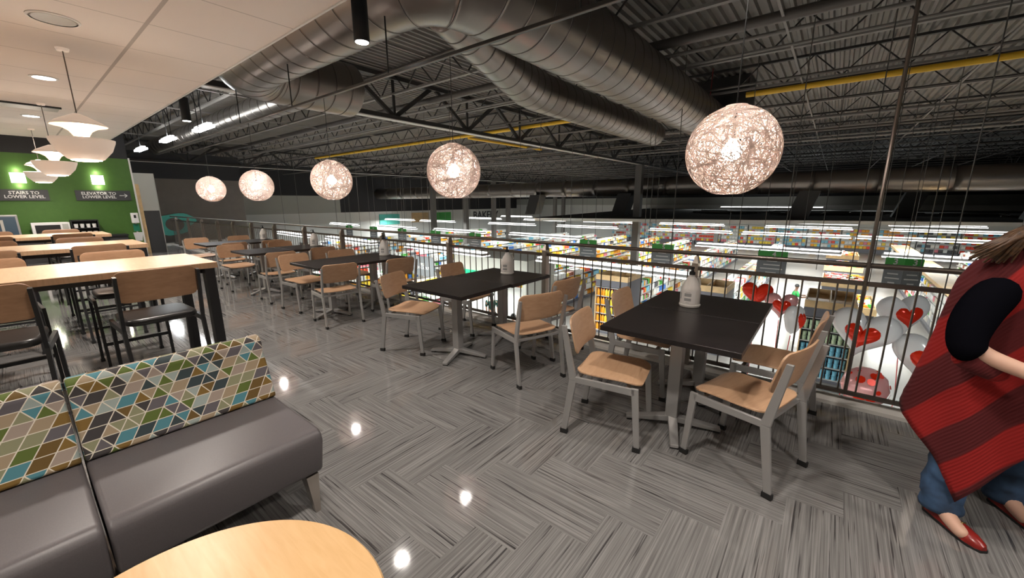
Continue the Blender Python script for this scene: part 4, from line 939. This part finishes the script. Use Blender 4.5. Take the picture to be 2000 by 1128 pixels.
# kiosk block with green stripe, pharmacy-like soffit boxes
ki = empty('service_kiosk', (-15.2, 14.2, ZS), D(3), 'beige boxed service kiosk with a glowing green stripe, behind the second table', 'kiosk')
MB().box(0, 0, 1.95, 4.6, 2.5, 2.9).build('soffit', M['grey_wall'], ki); MB().box(.1, .1, 0, 4.4, 2.4, 1.0).build('counter', M['store_white'], ki); MB().box(.0, -.03, 1.98, 4.4, -.001, 2.2).build('green_stripe', M['green_stripe'], ki)
for x_ in (.15, 4.35): MB().box(x_-.1, .1, 1.0, x_+.1, 2.4, 1.95).build('pier', M['grey_wall'], ki)
def hang_sign(x, y, zt, w_, h_, lines, lab, number=None, deg=0, wires=True):
    t = empty('hanging_sign', (x, y, 0), D(deg), lab, 'sign', 'hanging signs of the store')
    if number is None: MB().box(-w_/2, 0, zt-h_, w_/2, .05, zt).build('panel', M['sign_slate'], t); text(lines, h_*.2, (0, -.006, zt-h_*.5), FACE_MY, M['letters'], t)
    else:
        MB().box(-w_/2, 0, zt-h_, w_/2, .06, zt-.26).build('panel', M['sign_slate'], t); MB().box(-w_/2, 0, zt-.26, w_/2, .06, zt).build('number_panel', M['sign_green'], t)
        text(number, .27, (w_*.05, -.006, zt-.13), FACE_MY, M['letters'], t, 'number')
        b = MB()
        for k_ in range(4): ww = w_*(.18+.1*((k_*7) % 3)); b.box(-ww, -.006, zt-.40-k_*.15, ww, -.001, zt-.36-k_*.15)
        b.build('aisle_listing', M['letters'], t)
        if w_ > .6: MB().box(-w_/2-.02, .061, zt-h_, -w_/2, .5, zt).build('side_wing', M['sign_slate'], t)
    if wires: MB().tube([(-w_*.4, .02, zt), (-w_*.4, .02, zt+1.0 if x > -16 and y > 24 else 4.5)], .01, 4).tube([(w_*.4, .02, zt), (w_*.4, .02, 4.5)], .01, 4).build('hanging_wires', M['wire'], t)
    return t
hang_sign(-9.47, 18, -.33, .92, .95, '', 'green and grey aisle sign with the number 6', '6'); hang_sign(-5.77, 18, -.33, .95, .95, '', 'green and grey aisle sign with the number 5', '5')
hang_sign(-1.62, 18, -.33, .95, .95, '', 'green and grey aisle sign with the number 4', '4')
hang_sign(1.78, 18, -.31, .47, .9, '', 'left half of the paired aisle sign with the number 3', '3', -14); hang_sign(2.24, 18, -.31, .47, .9, '', 'right half of the paired aisle sign with the number 3', '3', 14)
hang_sign(-17.3, 18, -.33, .95, .95, '', 'aisle sign with the number 8 above the second table', '8')
for j, (x_, lab) in enumerate([(-21, 'aisle sign beside the middle jug'), (-24.7, 'aisle sign left of the one beside the middle jug'), (-28.4, 'far aisle sign beside the fourth jug'), (-32, 'farthest aisle sign at left')]): hang_sign(x_, 18, -.33, .95, .95, '', 'green and grey '+lab, str(9+j))
hang_sign(-17.0, 13.6, -1.3, 1.75, 1.05, 'SELF\nCHECKOUT', 'grey hanging sign reading SELF CHECKOUT', None, 0)
# bakery wall lettering and wall graphics
tw = text('BAKERY', 1.7, (-44.97, 49.6, -.6), (R90, 0, R90), M['sign_grey'], None, 'wall_lettering', ext=.03); tag(tw, 'large dark BAKERY lettering on the far white wall', 'lettering')
for (y_, z_, w_, h_, m_, nm, lab) in [(38.5, -.55, 3.2, 1.3, 'sign_green', 'wall_board', 'bright green rectangular board on the far white wall'), (34.5, -.5, 3, 1.3, 'crate', 'wall_board', 'yellowish picture board left of the green one'), (29.5, -.6, 3, 1.3, 'teal', 'wall_board', 'teal patterned board on the far white wall')]:
    tag(MB().box(-44.99, y_, z_-h_/2, -44.9, y_+w_, z_+h_/2).build(nm, M[m_]), lab, 'wall board')
tg = empty('wall_graphic', (-31.48, 6.4, .3), 0, 'teal splash shape painted sign on the brown far wall', 'wall graphic')
b = MB(); P = [(.9*(1+.25*math.sin(3*a)+.12*math.sin(7*a))*math.cos(a), .75*(1+.2*math.sin(2*a+1))*math.sin(a)) for a in [2*math.pi*k_/30 for k_ in range(30)]]; b.prism(P, 'x', 0, .04); b.build('splash', M['teal'], tg); b = MB(); b.prism([(.45*math.cos(a)-.0, .4*math.sin(a)) for a in [2*math.pi*k_/24 for k_ in range(24)]], 'x', .041, .06); b.build('ring', M['brown_wall'], tg)
tag(MB().box(-31.4, 5.0, ZS, -30.6, 10.2, -.75).build('cold_case', M['store_white']), 'long white case along the foot of the brown wall', 'display case')
# promotional bin below the nearest table
pb = empty('promotion_bin', (-4.4, 11.6, ZS), D(-10), 'low wooden bin of red packets seen between the chair legs', 'bin'); MB().box(-.9, -.6, 0, .9, .6, .7).build('body', M['crate'], pb)
b = MB(); rnd = random.Random(2); kk = 0
rp = MB().box(-.13, -.09, 0, .13, .09, .05).build('red_packet', [PM[0]]); rp2 = MB().box(-.13, -.09, 0, .13, .09, .05).build('red_packet', [PM[5]])
for i in range(6):
    for j in range(6):
        q = rp if (i+j) % 3 else rp2
        if (i, j) not in ((0, 1), (0, 0)): q = q.copy(); C.objects.link(q)
        v = Matrix.Rotation(D(-10), 3, 'Z') @ Vector((-.72+i*.29, -.48+j*.19, 0)); q.location = (-4.4+v.x, 11.6+v.y, ZS+.702); q.rotation_euler = (0, 0, D(-10)); tag(q, '%s sweet packet in the low bin between the chair legs' % ('red' if (i+j) % 3 else 'white'), 'packet', 'sweet packets in the bin')

# LED fixtures
lf = empty('linear_light_fixture', (0, 0, 0), 0, 'x', 'ceiling light', 'twin tube light fixtures hung over the store')
MB().box(-2.75, -.21, 0, 2.75, .21, .085).build('housing', M['led_grey'], lf); MB().box(-2.75, -.235, -.035, 2.75, .235, -.001).build('lower_lens', M['led'], lf)
b = MB()
for k_ in range(8): b.box(-2.7+k_*.68, -.17, .086, -2.7+k_*.68+.62, .17, .13)
b.build('upper_louver', M['louver'], lf); cabs = [MB().tube([(x_, 0, .07), (x_, 0, 5.85)], .01, 4).build('suspension_cable', M['wire'], lf) for x_ in (-1.4, 1.4)]
lft = tree(lf); k = 0
cab_short = MB().tube([(0, 0, .07), (0, 0, .82)], .01, 4); me_short = bpy.data.meshes.new('short_cable'); cab_short.bm.to_mesh(me_short); me_short.materials.append(M['wire'])
rows = [(11.9, [-5.6, -13.4, -21.2, -28.3], -4), (20.6, [-2.3, 4.4, -13.9, -21.5, -29, -37.5], -4), (30, [-7.9, 3.9, -1.8, -16, -24, -34.6, -41.5], 0), (38.5, [-1.5, 6, -10, -18, -26, -35.2], 0), (46.2, [-1, 6.5, -9.5, -18, -26, -36], 0), (1.6, [1.2, -6, -13.5], 0)]  # last row: unseen fill added under the cafe floor for balloons and store floor
for y_, xs, a in rows:
    for x_ in xs:
        far = (-16 < x_ and y_ > 28)
        zf = -.55 if y_ > 5 else -.62
        q = place(lft, k, (x_, y_, zf), D(a), 'bright tube light fixture hung over the store, %s' % {1.6: 'added unseen under the cafe floor as fill', 11.9: 'in the row nearest the railing', 20.6: 'in the second row from the railing', 30: 'in the third row', 38.5: 'in the fourth row', 46.2: 'in the farthest row'}[y_], 'tube lights, row at %d' % round(y_)); k += 1
        if y_ < 5:
            for c_ in [c_ for c_ in bpy.data.objects if c_.parent == q and c_.name.startswith('suspension')]: bpy.data.objects.remove(c_)
        if far and x_ > -13:
            for c_ in [c_ for c_ in bpy.data.objects if c_.parent == q and c_.name.startswith('suspension')]:
                sgn = -1 if c_ is cabs[0] or c_.data == cabs[0].data else 1; c_.data = me_short; c_.location = (1.4*sgn, 0, 0)
        light('AREA', 'tube_light', (x_, y_, zf-.05), 340, COOL, shape='RECTANGLE', size=5.4, size_y=.3)
hb = empty('balloon_fill_light', (4.2, 2.6, 4.5), 0, 'bell shaped fill lamp added out of view at the right to brighten the balloons', 'ceiling light')  # added fill lamp, out of view, brightens the near side of the balloons
MB().lathe([(.22, 0), (.18, .12), (.07, .28), (.06, .4), (0, .4)], seg=28).build('shade', M['black_metal'], hb, smooth=True); MB().lathe([(0, .02), (.2, .02), (.2, .03), (0, .03)], seg=28).build('lens', M['lamp_disc'], hb); MB().tube([(0, 0, .4), (0, 0, .8)], .012, 6).build('stem', M['black_metal'], hb)
_d = Vector((.6, 7.2, -.6))-Vector((4.2, 2.6, 4.5))
light('SPOT', 'balloon_fill_beam', (4.2, 2.6, 4.48), 520, COOL, rot=_d.to_track_quat('-Z', 'Y').to_euler(), spot_size=.75, spot_blend=.6, shadow_soft_size=.2)
for x_, y_ in ((-12, 55), (-3, 55), (5, 55)): light('AREA', 'canopy_lamp', (x_, y_, 1.0), 60, COOL, rot=(-R90, 0, 0), shape='RECTANGLE', size=6, size_y=.2)
tv = empty('strip_lamp', (-6, 55.2, .72), 0, 'far strip lamp standing over the black canopy by the back wall', 'strip light'); MB().box(-5, -.08, .05, 5, .08, .13).build('lens', M['led'], tv); MB().box(-5, -.1, -.2, 5, .1, .049).build('housing', M['white_paint'], tv)
# hanging cables of the store
for i, (x_, y_) in enumerate([(-9.6, 9), (-8, 10.5), (-6.2, 9), (-3.0, 10), (-1.9, 12), (-.7, 9.5), (.4, 10), (.9, 13), (1.6, 9.5), (2.6, 11), (-12, 10), (-15, 11), (-4.6, 12.5), (2.0, 15), (-.2, 15)]):
    q = tag(MB().tube([(0, 0, -.5), (0, 0, 5.25)], .009, 4).build('hanging_cable', M['wire'], loc=(x_, y_, 0)), 'thin grey cable hanging straight down from the roof over the store', 'cable', 'thin hanging cables')
tag(MB().tube([(-3.25, 13.2, 2.4), (-3.2, 13.2, 5.2)], .012, 5).build('red_cable', M['red_cable']), 'thin red cable above the largest woven lamp', 'cable')

# ================================================================ BALLOONS
def heart(t_): x_ = 16*math.sin(t_)**3; y_ = 13*math.cos(t_)-5*math.cos(2*t_)-2*math.cos(3*t_)-math.cos(4*t_); return x_/17, (y_+2.5)/17
def heart_mesh(sz, dep, name, m, parent, rim=1.0, wob=.012):
    b = MB(); N, K = 48, 9
    for s in (-1, 1):
        V = []
        for k_ in range(K+1):
            q = k_/K; V.append([b.bm.verts.new((heart(2*math.pi*i/N)[0]*sz*q, s*(dep*math.sqrt(max(0, 1-q**2.2))+wob*math.sin(i*1.9+k_)*(1-q)*q), heart(2*math.pi*i/N)[1]*sz*q)) for i in range(N)])
        for k_ in range(K):
            for i in range(N): b.face([V[k_][i], V[k_][(i+1) % N], V[k_+1][(i+1) % N], V[k_+1][i]])
    bmesh.ops.remove_doubles(b.bm, verts=b.bm.verts, dist=1e-4)
    return b.build(name, m, parent, smooth='full')
def balloon(x_, y_, z_, sz, deg, m, m2, lab, tilt=0):
    t = empty('heart_balloon', (x_, y_, z_), D(deg), lab, 'balloon', 'foil balloons floating over the store floor'); t.rotation_euler = (0, D(tilt), D(deg))
    heart_mesh(sz, sz*.42, 'foil_body', M[m], t)
    if m2: h_ = heart_mesh(sz*.64, sz*.50, 'red_centre', M[m2], t, wob=0); h_.location = (0, -.02, .0)
    MB().tube([(0, 0, -sz*.95), (.02, 0, -1.2), (-.01, .02, -1.9), (.02, 0, -2.6)], .006, 5).build('ribbon', M['ribbon'], t)
    return t
balloon(.52, 7.1, -.27, .40, -8, 'foil_white', 'foil_red', 'white foil heart balloon with red centre, the upper left of the large pair', 8); balloon(1.2, 7.1, -.50, .40, -4, 'foil_white', 'foil_red', 'white foil heart balloon with red centre, partly behind the red poncho', 4)
balloon(.98, 8.0, -.12, .36, 30, 'foil_white', 'foil_red', 'white and red foil heart balloon behind the large upper one', -5); balloon(.9, 6.5, -1.3, .36, -4, 'foil_white', 'foil_red', 'lowest white foil heart balloon, just above the railing curb', -4)
balloon(-.27, 7.2, -.22, .26, 75, 'foil_white', 'foil_red', 'white foil balloon seen edge-on beside the chair back', 10); balloon(-.47, 7.4, -.08, .24, 10, 'foil_pink', 'foil_red', 'small pink and red foil balloon left of the edge-on white one'); balloon(-.82, 7.5, .03, .24, 0, 'foil_red', None, 'plain red foil balloon just over the table corner')
rb = empty('round_balloon', (.63, 6.9, -.93), 0, 'round clear pink confetti balloon below the large heart', 'balloon', 'foil balloons floating over the store floor')
MB().lathe([(0, -.27), (.12, -.24), (.22, -.15), (.26, 0), (.22, .15), (.12, .24), (0, .27)], seg=28).build('skin', M['foil_pink'], rb, smooth='full')
b = MB(); rnd = random.Random(4)
for _ in range(26):
    v = Vector((rnd.gauss(0, 1), -abs(rnd.gauss(0, 1)), rnd.gauss(0, 1))).normalized(); a = v.orthogonal().normalized(); c = v.cross(a); R_ = rnd.uniform(.02, .055)
    b.face([b.bm.verts.new(v*.268+(a*math.cos(q)+c*math.sin(q))*R_) for q in [math.pi*k_/5 for k_ in range(10)]])
tag(b.build('red_spots', M['foil_red'], rb), kind='stuff'); MB().tube([(0, 0, -.27), (.02, 0, -1.1), (0, 0, -2.6)], .006, 5).build('ribbon', M['ribbon'], rb)
tag(MB().lathe([(0, 0), (.16, 0), (.18, .05), (.1, .42), (0, .42)], seg=20).build('balloon_weight', M['foil_red'], loc=(.62, 7.05, ZS)), 'red foil weight that holds the balloon ribbons on the store floor', 'balloon weight')
